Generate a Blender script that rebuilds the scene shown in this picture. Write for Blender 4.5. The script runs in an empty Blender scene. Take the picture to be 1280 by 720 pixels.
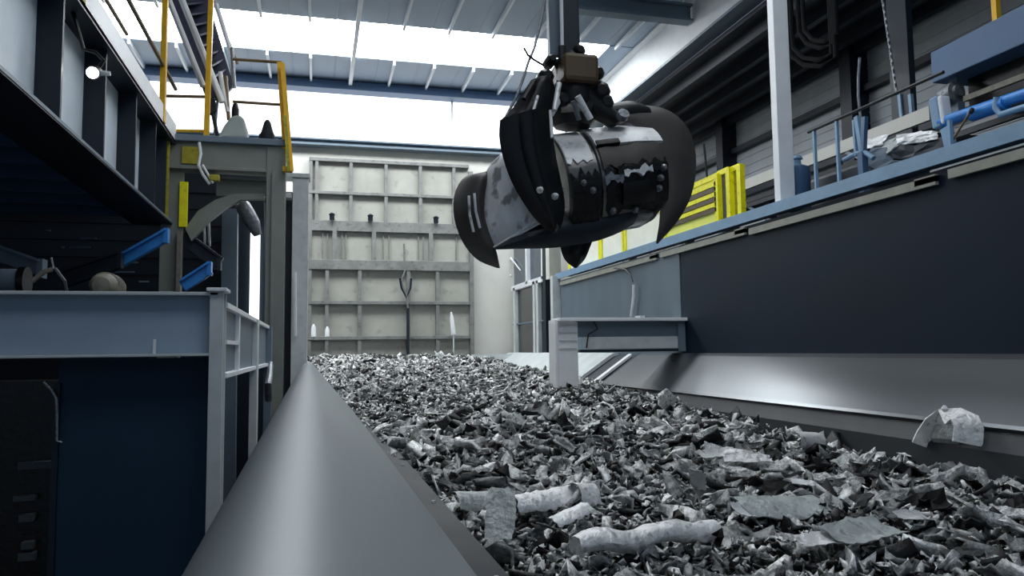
import bpy, math, random
import numpy as np
from mathutils import Vector, Matrix
random.seed(7); RNG = np.random.default_rng(7)
SC = bpy.context.scene; COL = SC.collection
EYE = 3.4                      # lens height above the hall floor; heights below are given from eye level
# ------------------------------------------------------------------ camera frame
F = 950.0; VP = (395.0, 440.0); ROLL = .012
d_ = Vector(((VP[0]-640)/F, (360-VP[1])/F, -1)).normalized()
k_ = -(-ROLL*d_.x + d_.y)/d_.z
u_ = Vector((-ROLL, 1, k_)).normalized(); r_ = d_.cross(u_)
def at(x, y, X=None, Y=None, Z=None):
    """world point on a sight line where it meets a plane of the hall (a wall, a floor level, a depth)"""
    c = Vector(((x-640)/F, (360-y)/F, -1)); v = Vector((r_.dot(c), d_.dot(c), u_.dot(c)))
    k = X/v.x if X is not None else Y/v.y if Y is not None else Z/v.z
    return v*k
cam = bpy.data.cameras.new('camera'); cam.sensor_width = 36; cam.lens = 36*F/1280; cam.clip_start = .02; cam.clip_end = 200
co = bpy.data.objects.new('camera', cam); COL.objects.link(co); SC.camera = co
co.matrix_world = Matrix(((r_.x, r_.y, r_.z, 0), (d_.x, d_.y, d_.z, 0), (u_.x, u_.y, u_.z, EYE), (0, 0, 0, 1)))
# ------------------------------------------------------------------ materials
def lin(c): return tuple(((x/255)/12.92 if x/255 <= .04045 else ((x/255+.055)/1.055)**2.4) for x in c)
def mat(name, rgb, rough=.5, metal=0., var=.15, scale=3., bump=.0, bscale=40., spec=.5, rvar=.12, stretch=(1, 1, 1), emit=None, estr=0, rust=0.):
    m = bpy.data.materials.new(name); m.use_nodes = True; nt = m.node_tree; N = nt.nodes; L = nt.links
    b = N['Principled BSDF']; c = lin(rgb)
    b.inputs['Metallic'].default_value = metal; b.inputs['Specular IOR Level'].default_value = spec
    tc = N.new('ShaderNodeTexCoord'); mp = N.new('ShaderNodeMapping'); mp.inputs['Scale'].default_value = stretch
    L.new(tc.outputs['Object'], mp.inputs['Vector'])
    n = N.new('ShaderNodeTexNoise'); n.inputs['Scale'].default_value = scale; n.inputs['Detail'].default_value = 6; n.inputs['Roughness'].default_value = .6
    L.new(mp.outputs[0], n.inputs['Vector'])
    r = N.new('ShaderNodeValToRGB'); r.color_ramp.elements[0].position = .3; r.color_ramp.elements[1].position = .7
    r.color_ramp.elements[0].color = (*[x*(1-var) for x in c], 1); r.color_ramp.elements[1].color = (*[min(1, x*(1+var)) for x in c], 1)
    L.new(n.outputs['Fac'], r.inputs[0]); col = r.outputs[0]
    if rust:
        n3 = N.new('ShaderNodeTexNoise'); n3.inputs['Scale'].default_value = scale*2.3; n3.inputs['Detail'].default_value = 9
        L.new(mp.outputs[0], n3.inputs['Vector'])
        r3 = N.new('ShaderNodeValToRGB'); r3.color_ramp.elements[0].position = .58; r3.color_ramp.elements[1].position = .66
        r3.color_ramp.elements[0].color = (0, 0, 0, 1); r3.color_ramp.elements[1].color = (rust,)*3+(1,)
        mx = N.new('ShaderNodeMixRGB'); L.new(n3.outputs['Fac'], r3.inputs[0]); L.new(r3.outputs[0], mx.inputs[0]); L.new(col, mx.inputs[1])
        mx.inputs[2].default_value = (*[x*.25 for x in c], 1); col = mx.outputs[0]
    L.new(col, b.inputs['Base Color'])
    mr = N.new('ShaderNodeMapRange'); mr.inputs['To Min'].default_value = max(.03, rough-rvar); mr.inputs['To Max'].default_value = min(1, rough+rvar)
    L.new(n.outputs['Fac'], mr.inputs['Value']); L.new(mr.outputs[0], b.inputs['Roughness'])
    if bump:
        n2 = N.new('ShaderNodeTexNoise'); n2.inputs['Scale'].default_value = bscale; n2.inputs['Detail'].default_value = 4
        L.new(mp.outputs[0], n2.inputs['Vector'])
        bp = N.new('ShaderNodeBump'); bp.inputs['Strength'].default_value = bump; bp.inputs['Distance'].default_value = .02
        L.new(n2.outputs['Fac'], bp.inputs['Height']); L.new(bp.outputs[0], b.inputs['Normal'])
    if emit:
        b.inputs['Emission Color'].default_value = (*lin(emit), 1); b.inputs['Emission Strength'].default_value = estr
    return m
M_ = dict(
 clad=mat('beige_cladding', (214, 213, 206), .7, var=.06, scale=1.2, spec=.2),
 gate=mat('gate_sheet', (168, 168, 160), .6, var=.12, scale=1.6, rust=.25, spec=.3),
 gaterib=mat('gate_steel', (128, 129, 127), .55, var=.2, scale=4, rust=.4),
 roof=mat('roof_sheet', (150, 166, 184), .5, var=.06, scale=.6, spec=.4),
 purlin=mat('purlin_galvanised', (215, 222, 228), .45, var=.08),
 eave=mat('eave_blue', (52, 84, 120), .5, var=.15),
 darkroof=mat('aisle_roof_sheet', (22, 30, 42), .45, var=.3, scale=1.5),
 aisle=mat('aisle_wall_sheet', (178, 184, 190), .6, var=.15, scale=.8, stretch=(1, 1, .3)),
 floor=mat('concrete_floor', (38, 40, 42), .8, var=.3, scale=1.2, bump=.2),
 girder=mat('grey_blue_paint', (206, 218, 228), .5, var=.10, scale=1.6, spec=.35),
 girderdk=mat('navy_paint', (16, 28, 42), .5, var=.2, scale=2),
 navy=mat('navy_panel_paint', (13, 31, 48), .6, var=.16, scale=1.3, stretch=(.5, .5, 1), rvar=.06, spec=.25),
 navyfront=mat('navy_front_paint', (26, 54, 76), .6, var=.16, scale=1.3, spec=.3),
 slate=mat('slate_lit_wall_and_bar', (98, 114, 126), .45, var=.18, scale=1.3, stretch=(1, 1.3, .35)),  # lighter than the navy wall to paint in light; also the guide bar
 ltblue=mat('light_blue_steel', (126, 160, 188), .45, var=.12, scale=5),
 blue=mat('bright_blue_paint', (52, 136, 216), .35, var=.14, scale=5),
 midblue=mat('mid_blue_paint', (76, 106, 140), .45, var=.12, scale=2),
 white=mat('white_paint', (238, 240, 242), .5, var=.06, scale=3),
 grey=mat('light_grey_paint', (202, 208, 208), .5, var=.12, scale=3, rust=.1),
 beamgrey=mat('beam_grey_paint', (108, 124, 138), .5, var=.10, scale=2.2),
 green=mat('olive_grey_paint', (128, 133, 126), .5, var=.12, scale=2),
 beige=mat('lip_plate_paint', (150, 150, 140), .6, var=.2, scale=3),
 yellow=mat('safety_yellow', (228, 176, 24), .45, var=.12, scale=6),
 ylime=mat('bright_yellow', (255, 240, 10), .45, var=.12, scale=6, rust=.3),
 ydirty=mat('worn_yellow', (168, 158, 40), .55, var=.25, scale=8, rust=.6),
 bright=mat('painted_skylight_gleam', (240, 241, 240), .32, var=.12, scale=6, rust=.35, bump=.2, bscale=8),  # white colour stands in for skylight reflected on the drum top
 deckun=mat('deck_navy_paint', (40, 74, 108), .6, var=.2),
 beamfront=mat('front_beam_paint', (152, 170, 188), .55, var=.08, scale=2),
 dimplate=mat('dim_plate', (70, 78, 84), .6),
 black=mat('black_steel', (20, 20, 20), .36, var=.3, scale=6, metal=.2, bump=.15, bscale=20),
 grab=mat('grapple_shell_steel', (74, 70, 66), .5, var=.2, scale=4, metal=.2, bump=.06, bscale=9, rvar=.1),
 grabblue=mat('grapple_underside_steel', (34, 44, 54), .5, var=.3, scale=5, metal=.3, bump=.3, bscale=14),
 shine=mat('scoured_steel', (238, 240, 240), .3, var=.25, scale=4, metal=.1, bump=.5, bscale=7, rvar=.15, rust=.85, stretch=(1, 1, .6)),
 drum=mat('drum_steel', (120, 120, 118), .3, var=.3, scale=3.5, metal=.8, bump=.3, bscale=6, rvar=.12, rust=.6, stretch=(.6, 1, 1)),
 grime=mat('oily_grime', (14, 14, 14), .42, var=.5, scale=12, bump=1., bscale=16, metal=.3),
 brown=mat('brown_housing', (84, 68, 44), .5, var=.2),
 skirt=mat('skirt_steel', (136, 142, 146), .40, var=.08, scale=1.1, metal=.25, stretch=(1, .15, 1), rvar=.07),
 skirtr=mat('skirt_plate_steel', (124, 127, 130), .30, var=.12, scale=1.1, metal=.95, stretch=(1, .12, 2), rvar=.07),
 rubber=mat('rubber_lip', (36, 40, 44), .6, var=.15, scale=2),
 pipe=mat('white_pipe', (228, 230, 230), .4, var=.05),
 duct=mat('foil_duct', (130, 134, 140), .35, var=.3, metal=.5, scale=12, bump=.6, bscale=30),
 cloth=mat('grey_sheeting', (168, 178, 176), .8, var=.08, bump=.2, bscale=8),
 dkcloth=mat('dark_navy_housing', (16, 22, 36), .7),
 purple=mat('stair_side_paint', (66, 68, 88), .5, var=.25, scale=6),
 hose=mat('black_hose', (26, 30, 34), .5), darkhose=mat('dark_matte_hose', (9, 12, 16), .8, spec=.15),
 warm=mat('pale_housing', (120, 116, 104), .6, var=.3, scale=14),
 brass=mat('brown_rail', (120, 98, 66), .45, var=.15),
 glassd=mat('dark_glazing', (14, 18, 22), .12, var=.2, rvar=.03),
 glassb=mat('glazing_blue_reflection', (40, 60, 76), .15, var=.6, scale=5, rvar=.05, stretch=(1, 1, .6)),  # blotchy blue paints a reflection into the upper pane
 mesh=mat('cage_infill', (92, 88, 84), .6, var=.5, scale=14, bump=.6, bscale=30),
 palelime=mat('pale_yellow_sheet', (250, 245, 110), .6, var=.08),
 cream=mat('cream_sheet', (246, 244, 226), .6, var=.05),
)
def emis(name, rgb, s):
    m = bpy.data.materials.new(name); m.use_nodes = True; nt = m.node_tree; nt.nodes.clear()
    e = nt.nodes.new('ShaderNodeEmission'); o = nt.nodes.new('ShaderNodeOutputMaterial')
    e.inputs[0].default_value = (*rgb, 1); e.inputs[1].default_value = s; nt.links.new(e.outputs[0], o.inputs[0]); return m
M_['sky'] = emis('translucent_rooflight', (.92, .97, 1.), 13.)
M_['sky2'] = emis('dim_fill_rooflight', (.90, .95, 1.), 4.2)  # dimmer glow tuned for the added rooflights out of view
M_['glaze'] = emis('translucent_wall_sheet', (.95, .98, 1.), 2.2)
M_['lamp'] = emis('lamp_lens', (1., .97, .9), 25.)
# scrap: albedo differs from piece to piece
def scrapmat(name, ob):
    m = bpy.data.materials.new(name); m.use_nodes = True; nt = m.node_tree; N = nt.nodes; L = nt.links; b = N['Principled BSDF']
    if ob: s = N.new('ShaderNodeObjectInfo').outputs['Random']
    else: s = N.new('ShaderNodeNewGeometry').outputs['Random Per Island']
    r = N.new('ShaderNodeValToRGB'); e = r.color_ramp.elements
    tones = [(0, (12, 12, 12)), (.2, (38, 39, 39)), (.34, (110, 112, 112)), (.55, (190, 193, 192)), (.8, (236, 238, 236)), (1, (252, 252, 250))]
    e[0].position = 0; e[0].color = (*lin(tones[0][1]), 1); e[1].position = 1; e[1].color = (*lin(tones[-1][1]), 1)
    for p, c in tones[1:-1]: q = e.new(p); q.color = (*lin(c), 1)
    L.new(s, r.inputs[0])
    tc = N.new('ShaderNodeTexCoord'); n = N.new('ShaderNodeTexNoise'); n.inputs['Scale'].default_value = 22; n.inputs['Detail'].default_value = 8; n.inputs['Roughness'].default_value = .7
    L.new(tc.outputs['Object'], n.inputs['Vector'])
    r2 = N.new('ShaderNodeValToRGB'); r2.color_ramp.elements[0].position = .36; r2.color_ramp.elements[0].color = (.12, .115, .10, 1); r2.color_ramp.elements[1].position = .56; r2.color_ramp.elements[1].color = (1, 1, 1, 1)
    L.new(n.outputs['Fac'], r2.inputs[0])
    mx = N.new('ShaderNodeMixRGB'); mx.blend_type = 'MULTIPLY'; mx.inputs[0].default_value = .9; L.new(r.outputs[0], mx.inputs[1]); L.new(r2.outputs[0], mx.inputs[2])
    L.new(mx.outputs[0], b.inputs['Base Color']); b.inputs['Metallic'].default_value = .35; b.inputs['Roughness'].default_value = .48
    bp = N.new('ShaderNodeBump'); bp.inputs['Strength'].default_value = .6; bp.inputs['Distance'].default_value = .01
    n2 = N.new('ShaderNodeTexNoise'); n2.inputs['Scale'].default_value = 60; L.new(tc.outputs['Object'], n2.inputs['Vector']); L.new(n2.outputs['Fac'], bp.inputs['Height']); L.new(bp.outputs[0], b.inputs['Normal'])
    return m
M_['scrap'] = scrapmat('shredded_metal', False); M_['scrapob'] = scrapmat('shredded_metal_piece', True)
M_['scraplight'] = mat('bright_scrap_sheet', (240, 242, 240), .42, metal=.3, var=.25, scale=9, bump=.6, bscale=30, rust=.6)
M_['scrapmid'] = mat('grey_scrap_sheet', (176, 182, 180), .5, metal=.3, var=.3, scale=9, bump=.6, bscale=30, rust=.5)
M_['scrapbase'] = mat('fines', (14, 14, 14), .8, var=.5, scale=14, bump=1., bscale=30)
# ------------------------------------------------------------------ mesh builder
class MB:
    def __init__(s): s.v = []; s.f = []
    def add(s, vs, fs):
        n = len(s.v); s.v += [Vector(v) for v in vs]; s.f += [tuple(i+n for i in f) for f in fs]; return s
    def box(s, x0, x1, y0, y1, z0, z1):
        vs = [(x, y, z) for z in (z0, z1) for y in (y0, y1) for x in (x0, x1)]
        return s.add(vs, [(0, 2, 3, 1), (4, 5, 7, 6), (0, 1, 5, 4), (2, 6, 7, 3), (0, 4, 6, 2), (1, 3, 7, 5)])
    def bar(s, p, q, w, h, up=(0, 0, 1)):
        p, q = Vector(p), Vector(q); a = (q-p).normalized(); up = Vector(up)
        sd = a.cross(up)
        if sd.length < 1e-4: sd = a.cross(Vector((1, 0, 0)))
        sd.normalize(); t = sd.cross(a).normalized(); vs = []
        for c in (p, q):
            for i, j in ((-1, -1), (1, -1), (1, 1), (-1, 1)): vs.append(c+sd*w/2*i+t*h/2*j)
        return s.add(vs, [(3, 2, 1, 0), (4, 5, 6, 7), (0, 1, 5, 4), (1, 2, 6, 5), (2, 3, 7, 6), (3, 0, 4, 7)])
    def tube(s, pts, r, n=10):
        pts = [Vector(p) for p in pts]; rs = r if isinstance(r, (list, tuple)) else [r]*len(pts)
        rings = []; ref = None
        for i, p in enumerate(pts):
            a = (pts[min(i+1, len(pts)-1)]-pts[max(i-1, 0)]).normalized()
            if ref is None:
                ref = a.cross(Vector((0, 0, 1)))
                if ref.length < .1: ref = a.cross(Vector((1, 0, 0)))
            ref = (ref-a*ref.dot(a)).normalized(); b = a.cross(ref)
            rings.append([p+(ref*math.cos(2*math.pi*k/n)+b*math.sin(2*math.pi*k/n))*rs[i] for k in range(n)])
        return s.rings(rings)
    def rings(s, rings, caps=True, closed=True):
        n = len(rings[0]); vs = [v for r in rings for v in r]; fs = []
        for i in range(len(rings)-1):
            for k in range(n if closed else n-1):
                k2 = (k+1) % n; fs.append((i*n+k, i*n+k2, (i+1)*n+k2, (i+1)*n+k))
        if caps: fs += [tuple(range(n-1, -1, -1)), tuple(range((len(rings)-1)*n, len(rings)*n))]
        return s.add(vs, fs)
    def lathe(s, p, q, prof, n=32):
        """prof: (t along p-q, radius)"""
        p, q = Vector(p), Vector(q); a = (q-p); an = a.normalized(); ref = an.cross(Vector((0, 0, 1)))
        if ref.length < .1: ref = Vector((1, 0, 0))
        ref.normalize(); b = an.cross(ref)
        return s.rings([[p+a*t+(ref*math.cos(2*math.pi*k/n)+b*math.sin(2*math.pi*k/n))*r for k in range(n)] for t, r in prof])
    def prism(s, poly, y0, y1):
        n = len(poly); vs = [(x, y0, z) for x, z in poly]+[(x, y1, z) for x, z in poly]
        return s.add(vs, [tuple(range(n)), tuple(range(2*n-1, n-1, -1))]+[(i, i+n, (i+1) % n+n, (i+1) % n) for i in range(n)])
    def build(s, name, m, parent=None, smooth=False, bevel=0, subd=0, origin=None, ang=40):
        me = bpy.data.meshes.new(name)
        if parent is not None: base = ROOTS[parent.name]
        elif origin is not None: base = Vector(origin)+Vector((0, 0, EYE))
        else:
            lo = [min(v[i] for v in s.v) for i in range(3)]; hi = [max(v[i] for v in s.v) for i in range(3)]
            base = Vector(((lo[0]+hi[0])/2, (lo[1]+hi[1])/2, lo[2]+EYE))
        me.from_pydata([tuple(v+Vector((0, 0, EYE))-base) for v in s.v], [], s.f); me.validate()
        me.materials.append(M_[m] if isinstance(m, str) else m)
        o = bpy.data.objects.new(name, me); COL.objects.link(o)
        import bmesh
        bm = bmesh.new(); bm.from_mesh(me); bmesh.ops.recalc_face_normals(bm, faces=bm.faces); bm.to_mesh(me); bm.free()
        if smooth:
            me.polygons.foreach_set('use_smooth', [True]*len(me.polygons)); me.set_sharp_from_angle(angle=math.radians(ang))
        if bevel:
            b = o.modifiers.new('bevel', 'BEVEL'); b.width = bevel; b.segments = 2; b.limit_method = 'ANGLE'
        if subd:
            b = o.modifiers.new('sub', 'SUBSURF'); b.levels = subd; b.render_levels = subd
        if parent is not None: o.parent = parent; ROOTS[o.name] = base
        else: o.location = base; ROOTS[o.name] = base
        return o
ROOTS = {}
def thing(name, label, cat, loc, group=None):
    o = bpy.data.objects.new(name, None); COL.objects.link(o); o.empty_display_size = .2
    o.location = Vector(loc)+Vector((0, 0, EYE)); ROOTS[o.name] = Vector(o.location); o['label'] = label; o['category'] = cat
    if group: o['group'] = group
    return o
def tag(o, label, cat, group=None):
    o['label'] = label; o['category'] = cat
    if group: o['group'] = group
    return o
def struct(o, label=None):
    o['kind'] = 'structure'
    if label: o['label'] = label
    return o
def V(*a): return Vector(a)
FL = -EYE
# ================================================================== THE HALL
struct(MB().box(-9.5, 12.5, -6, 22.6, FL-.2, FL).build('floor', 'floor'), 'dark concrete hall floor far below the conveyor')
struct(MB().box(-9.5, 12.5, 22.1, 22.35, FL, 5.86).build('wall_back', 'clad'), 'pale beige cladding of the far end wall around the big gate')
w = MB(); w.box(-9.5, 12.5, 22.15, 22.2, 6.02, 7.6)
win = struct(w.build('window_1', 'glaze'), 'glowing translucent sheeting across the top of the far wall')
for x in (-8.1, -4.5, 3.9, 7.5): MB().box(x-.03, x+.03, 22.06, 22.12, 6.0, 7.6).build('mullion', 'white', win)
g = MB(); g.box(-9.5, 9, 21.75, 22.1, 5.84, 5.9); g.box(-9.5, 9, 21.9, 21.95, 5.9, 5.99); g.box(-9.5, 9, 21.75, 22.1, 5.99, 6.03)
struct(g.build('trim_1', 'beamgrey'), 'grey wall girder running above the gate')
struct(MB().box(-9.5, 12.5, 21.6, 22.1, 7.45, 7.7).build('trim_2', 'eave', bevel=.02), 'blue eaves beam between roof and glowing far wall')
# roof sheets (ribbed), split by rooflight strips
def roof(y0, y1, name, m='roof', x0=-9.5, x1=8.2, z=7.72):
    g = MB(); n = int((x1-x0)/1.08)
    pts = []
    for i in range(n):
        a = x0+(x1-x0)*i/n; b = x0+(x1-x0)*(i+.95)/n
        pts += [(a, z), (b, z), (b+.01, z+.01), (x0+(x1-x0)*(i+1)/n-.01, z+.01)]
    top = [(x1, z), (x1, z+.08), (x0, z+.08)]
    g.prism(pts+top, y0, y1)
    return g.build(name, m)
R1 = (17.62, 19.85)
ce = roof(R1[1], 22.3, 'ceiling'); struct(ce, 'pale blue roof sheeting beyond the rooflight strip')
struct(roof(12., R1[0], 'ceiling_near'), 'pale blue roof sheeting on the near side of the rooflight')
struct(roof(2.6, 5.2, 'ceiling_rear'), 'roof sheeting over the grapple'); struct(roof(-6, -1, 'ceiling_entry'), 'roof sheeting over the viewer')
struct(MB().box(7.2, 8.2, R1[0], R1[1], 7.7, 7.8).build('ceiling_side', 'roof'), 'roof sheeting beside the end of the rooflight')
struct(MB().box(-9.5, 7.2, R1[0], R1[1], 7.74, 7.78).build('window_2', 'sky'), 'bright white rooflight strip crossing the roof')
struct(MB().box(.2, 5.2, 5.2, 12.0, 7.74, 7.78).build('unseen_rooflight_3', 'sky2'), 'unseen rooflight strip added above the grapple to light it')  # out of view, sized and placed to light the grapple drum
struct(MB().box(-1., 4.2, -1, 2.6, 7.74, 7.78).build('unseen_rooflight_4', 'sky2'), 'unseen rooflight strip added above the conveyor start to light the scrap')  # out of view, put in to brighten the near scrap
xs = [.88+1.08*i for i in range(-8, 7)]
for i, x in enumerate(xs):
    big = i == 8
    for ya_, yb_ in (((-5, 21.6),) if big else ((-5, R1[0]), (R1[1], 21.6))):
        p = MB().box(x-(.05 if big else .03), x+(.05 if big else .03), ya_, yb_, 7.60 if not big else 7.56, 7.72)
        struct(p.build('trim_3', 'purlin'), 'pale purlin running along the roof')
for y in (14.7, 4.0):
    g = MB(); g.box(4.6 if y == 14.7 else -9, 8, y, y+.28, 7.18, 7.23); g.box(4.6 if y == 14.7 else -9, 8, y+.12, y+.16, 7.23, 7.55); g.box(4.6 if y == 14.7 else -9, 8, y, y+.28, 7.53, 7.58)
    struct(g.build('trim_4', 'beamgrey'), 'blue roof rafter crossing the hall')
struct(MB().box(5.2, 8.2, 5.2, 12.0, 7.72, 7.8).build('ceiling_patch', 'roof'), 'roof sheeting right of the added rooflight above the grapple')
struct(MB().box(-9.5, .2, 5.2, 12.0, 7.72, 7.8).build('ceiling_left', 'roof'), 'roof sheeting left of the added rooflight above the grapple')
# crane runway girder on the right
rg = thing('crane_runway_girder', 'long white crane runway girder under the roof on the right', 'girder', (8.05, 13, 6.6))
MB().box(8.03, 8.07, 4, 22, 6.66, 7.66).build('web', 'white', rg)
MB().box(7.85, 8.2, 4, 22, 7.66, 7.71).build('top_flange', 'white', rg)
MB().box(7.85, 8.25, 4, 22, 6.6, 6.66).build('bottom_flange', 'beamgrey', rg)
# side aisle: low dark roof with ribs, ribbed outer wall
g = MB().box(8.2, 12.5, -2, 22.3, 6.45, 6.55)
struct(g.build('ceiling_aisle', 'darkroof'), 'dark low roof of the side aisle')
for x in (8.6, 9.3, 9.9, 10.6, 11.2):
    struct(MB().box(x-.07, x+.07, -2, 22, 6.22, 6.45).build('trim_5', 'girderdk'), 'dark lengthwise roof beam in the side aisle')
g = MB(); g.box(11.45, 11.6, -2, 22.3, -1, 6.45)
for k in range(20): g.box(11.43, 11.45, -2, 22.1, 1.6+.24*k, 1.63+.24*k)
struct(g.build('wall_outer', 'aisle'), 'grey ribbed outer wall of the side aisle')
for z in (2.6, 5.4, 4.1): struct(MB().box(11.25, 11.45, -2, 22, z, z+.14).build('trim_6', 'girderdk'), 'dark horizontal rail on the outer wall')
for y in (7.9, 13.5, 18.8): struct(MB().box(11.0, 11.45, y, y+.35, -1, 6.45).build('trim_7', 'girderdk'), 'dark upright post against the outer wall')
struct(MB().box(-9.5, -9.3, -6, 22.3, FL, 7.7).build('wall_left', 'girderdk'), 'dark left wall of the hall')
g = MB(); g.box(-9.3, -.72, 14.6, 14.8, FL, 3.45)  # added dark backing, hides the bright far wall below the deck
for k in range(22): g.box(-9.3, -.72, 14.56, 14.6, FL+.3*k, FL+.04+.3*k)
struct(g.build('dark_backing', 'darkroof'), 'dark ribbed backing added under the left platform to keep it dark behind')
struct(MB().box(-9.3, -2.7, 12.1, 14.6, 3.3, 3.4).build('trim_10', 'girderdk'), 'dark roof edge of the left bay')
# ================================================================== FAR GATE
gt = thing('industrial_gate', 'tall ribbed grey steel gate in the far wall behind the scrap heap', 'gate', (2.1, 22, -.6))
GY = 22.0
def gx(px): return at(px, 330, Y=GY).x
def gz(py, px=390): return at(px, py, Y=GY).z
x0, x1 = -.22, 4.36
ztop, z1, z2, z3, z4, z5, zb = 5.5, gz(241), gz(280), gz(331), gz(378.5), gz(423), -.9
MB().box(x0, x1, 22.0, 22.08, zb, ztop).build('gate_sheet', 'gate', gt)
for z, h, d in ((ztop-.05, .1, .16), (z1, .09, .16), (z2-.05, .3, .13), (z3, .28, .16), (z4, .1, .16), (z5, .1, .16)):
    MB().box(x0, x1, 22-d, 22, z-h/2, z+h/2).build('cross_rail', 'gaterib', gt, bevel=.01)
def vr(px, za, zb_, w=.09, d=.14, n='upright_rib'):
    x = gx(px); MB().box(x-w/2, x+w/2, 22-d, 22, zb_, za).build(n, 'gaterib', gt)
for px in (395, 438, 482, 525, 567): vr(px, ztop, z2)
for px in (418, 467, 538): vr(px, z2, z3, .12)
for px in (403, 409, 427, 432, 479, 486, 523, 529, 570): vr(px, z2-.2, z3+.2, .03, .06, 'tie_bar')
for px in (409, 449.5, 510, 546): vr(px, z3, zb, .1)
vr(387.5, ztop, zb, .09); vr(588.5, ztop-.2, zb, .12)
for px in (415, 463, 545):
    p = at(px, 272, Y=21.8); MB().lathe((p.x, 21.8, z2+.1), (p.x, 21.8, z2+.3), [(0, .07), (.6, .07), (.8, .09), (1, .04)], 12).build('hinge_knob', 'girderdk', gt, smooth=True)
ch = thing('hanging_latch_chain', 'dark latch chain hanging down the middle of the big gate', 'chain', (2.55, 21.7, 0))
def chain_pts(): return [at(505, 305, Y=21.7), at(506, 340, Y=21.7), at(502, 350, Y=21.7), at(508, 368, Y=21.7), at(510, 385, Y=21.7)]
MB().tube(chain_pts(), .03, 6).build('chain', 'gaterib', ch)
MB().tube([at(500, 348, Y=21.7), at(502, 360, Y=21.7), at(508, 372, Y=21.7), at(513, 360, Y=21.7), at(514, 348, Y=21.7)], .035, 6).build('hook', 'girderdk', ch)
MB().bar(at(510, 380, Y=21.75), at(510, 446, Y=21.75), .08, .06, (0, 1, 0)).build('latch_bar', 'girderdk', ch)
for (a, b, lab) in (((564, 390), (567, 418), 'slim white marker post in front of the gate at its right side'), ((392, 405), (392, 421), 'small white strip at the lower left of the gate beside the post'), ((409, 408), (409, 421), 'small pale strip low on the gate, second from the left')):
    p, q = at(a[0], a[1], Y=21.6), at(b[0], b[1], Y=21.6)
    m = MB(); m.tube([p, p.lerp(q, .3), q], [.02, .06, .07], 8)
    t = thing('marker_post', lab, 'post', (q.x, 21.6, q.z)); m.build('marker', 'white', t, smooth=True)
    r = at(b[0], 452 if a[0] == 564 else b[1]+3, Y=21.62); MB().tube([q, r], .025, 6).build('stalk', 'grey', t)
# upright beside the gate
pt = thing('gate_post', 'tall pale grey steel post with a cap left of the gate', 'post', (-.2, 16, FL))
p0, p1 = at(366, 222, Y=16), at(386, 222, Y=16)
MB().box(p0.x, p1.x, 16, 16.06, FL, p0.z).build('front_flange', 'grey', pt, bevel=.01)
MB().box((p0.x+p1.x)/2-.02, (p0.x+p1.x)/2+.02, 16.06, 16.3, FL, p0.z).build('web', 'grey', pt)
MB().box(p0.x, p1.x, 16.3, 16.36, FL, p0.z).build('rear_flange', 'grey', pt)
MB().box(p0.x-.16, p1.x+.03, 15.95, 16.4, p0.z, p0.z+.09).build('cap', 'grey', pt, bevel=.01)
MB().box(p0.x-.14, p0.x-.02, 15.98, 16.3, p0.z-.42, p0.z-.32).build('bracket', 'grey', pt)
MB().box(at(352, 250, Y=15.8).x, at(366, 250, Y=15.8).x, 16.4, 16.5, FL, at(366, 240, Y=16.4).z).build('dark_gap_sheet', 'girderdk', pt)  # dark sheet put in for the black gap beside the post
MB().tube([at(369, 340, Y=15.9), at(369, 420, Y=15.9)], .03, 8).build('conduit', 'white', pt)
# glazed side of the cabin behind the wall end
wn = thing('cabin_glazing', 'white framed glazing with dark panes at the far right corner, left of the blue wall', 'window', (5.68, 19.5, -.3))
def wz(px, py): return at(px, py, X=5.7)
ya, yb = wz(683, 360).y, 21.9
ztr = wz(655, 357).z
MB().box(5.72, 5.76, ya, yb, -.4, ztr).build('lower_pane', 'glassd', wn)
MB().box(5.72, 5.76, ya, yb, ztr, 3.3).build('upper_pane', 'glassb', wn)
MB().box(5.62, 5.78, ya, yb, ztr-.07, ztr+.07).build('transom', 'white', wn)
for px in (646, 671, 675): y = wz(px, 400).y; MB().box(5.62, 5.76, y-.1, y+.1, -.5, ztr).build('mullion', 'grey', wn)
for px in (661, 681): y = wz(px, 330).y; MB().box(5.62, 5.76, y-.08, y+.08, ztr, 3.4).build('mullion', 'white', wn)
for a, b in (((632, 310), (640, 345)), ((640, 322), (652, 338)), ((634, 318), (646, 330))):
    MB().bar(wz(*a)+V(-.04, 0, 0), wz(*b)+V(-.04, 0, 0), .03, .02).build('glare_strip', 'white', wn)  # white bars drawn as glare on the upper pane
MB().box(5.66, 5.74, ya, yb, .72, .76).build('handrail', 'beamgrey', wn)
MB().box(5.6, 5.8, ya-.25, ya, -.5, 3.4).build('corner_post', 'girderdk', wn)
MB().box(5.6, 5.9, ya-.6, ya-.3, 1.75, 3.2).build('corner_board', 'clad', wn)
# ================================================================== RIGHT WALL
WX = 5.6
struct(MB().box(WX, WX+.25, 1.5, 10.95, FL, 1.62).build('wall_right', 'navy'), 'long dark navy steel wall on the right above the conveyor')
struct(MB().box(WX+.0, WX+.2, 11.0, 17.1, FL, 1.62).build('wall_right_far', 'slate'), 'stretch of the right wall near the gate, coloured lighter for the light on it')  # light on this stretch is put into its paler colour
tr = MB(); tr.box(WX-.06, WX+.35, 1.5, 17.3, 1.74, 1.80); tr.box(WX-.06, WX-.03, 1.5, 17.3, 1.66, 1.74)
struct(tr.build('trim_8', 'ltblue'), 'light blue steel angle capping the right wall')
for a, b, dz in ((2.2, 5.6, 0), (5.75, 8.9, -.02), (9.0, 11.6, .0), (11.75, 17.0, -.01)):
    g = MB(); g.box(WX-.05, WX-.01, a, b, 1.50+dz, 1.585+dz)
    g.box(WX-.05, WX-.01, a, a+.25, 1.53+dz, 1.6+dz)
    struct(g.build('trim_9', 'beige'), 'pale worn lip plate under the capping angle')
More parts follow.
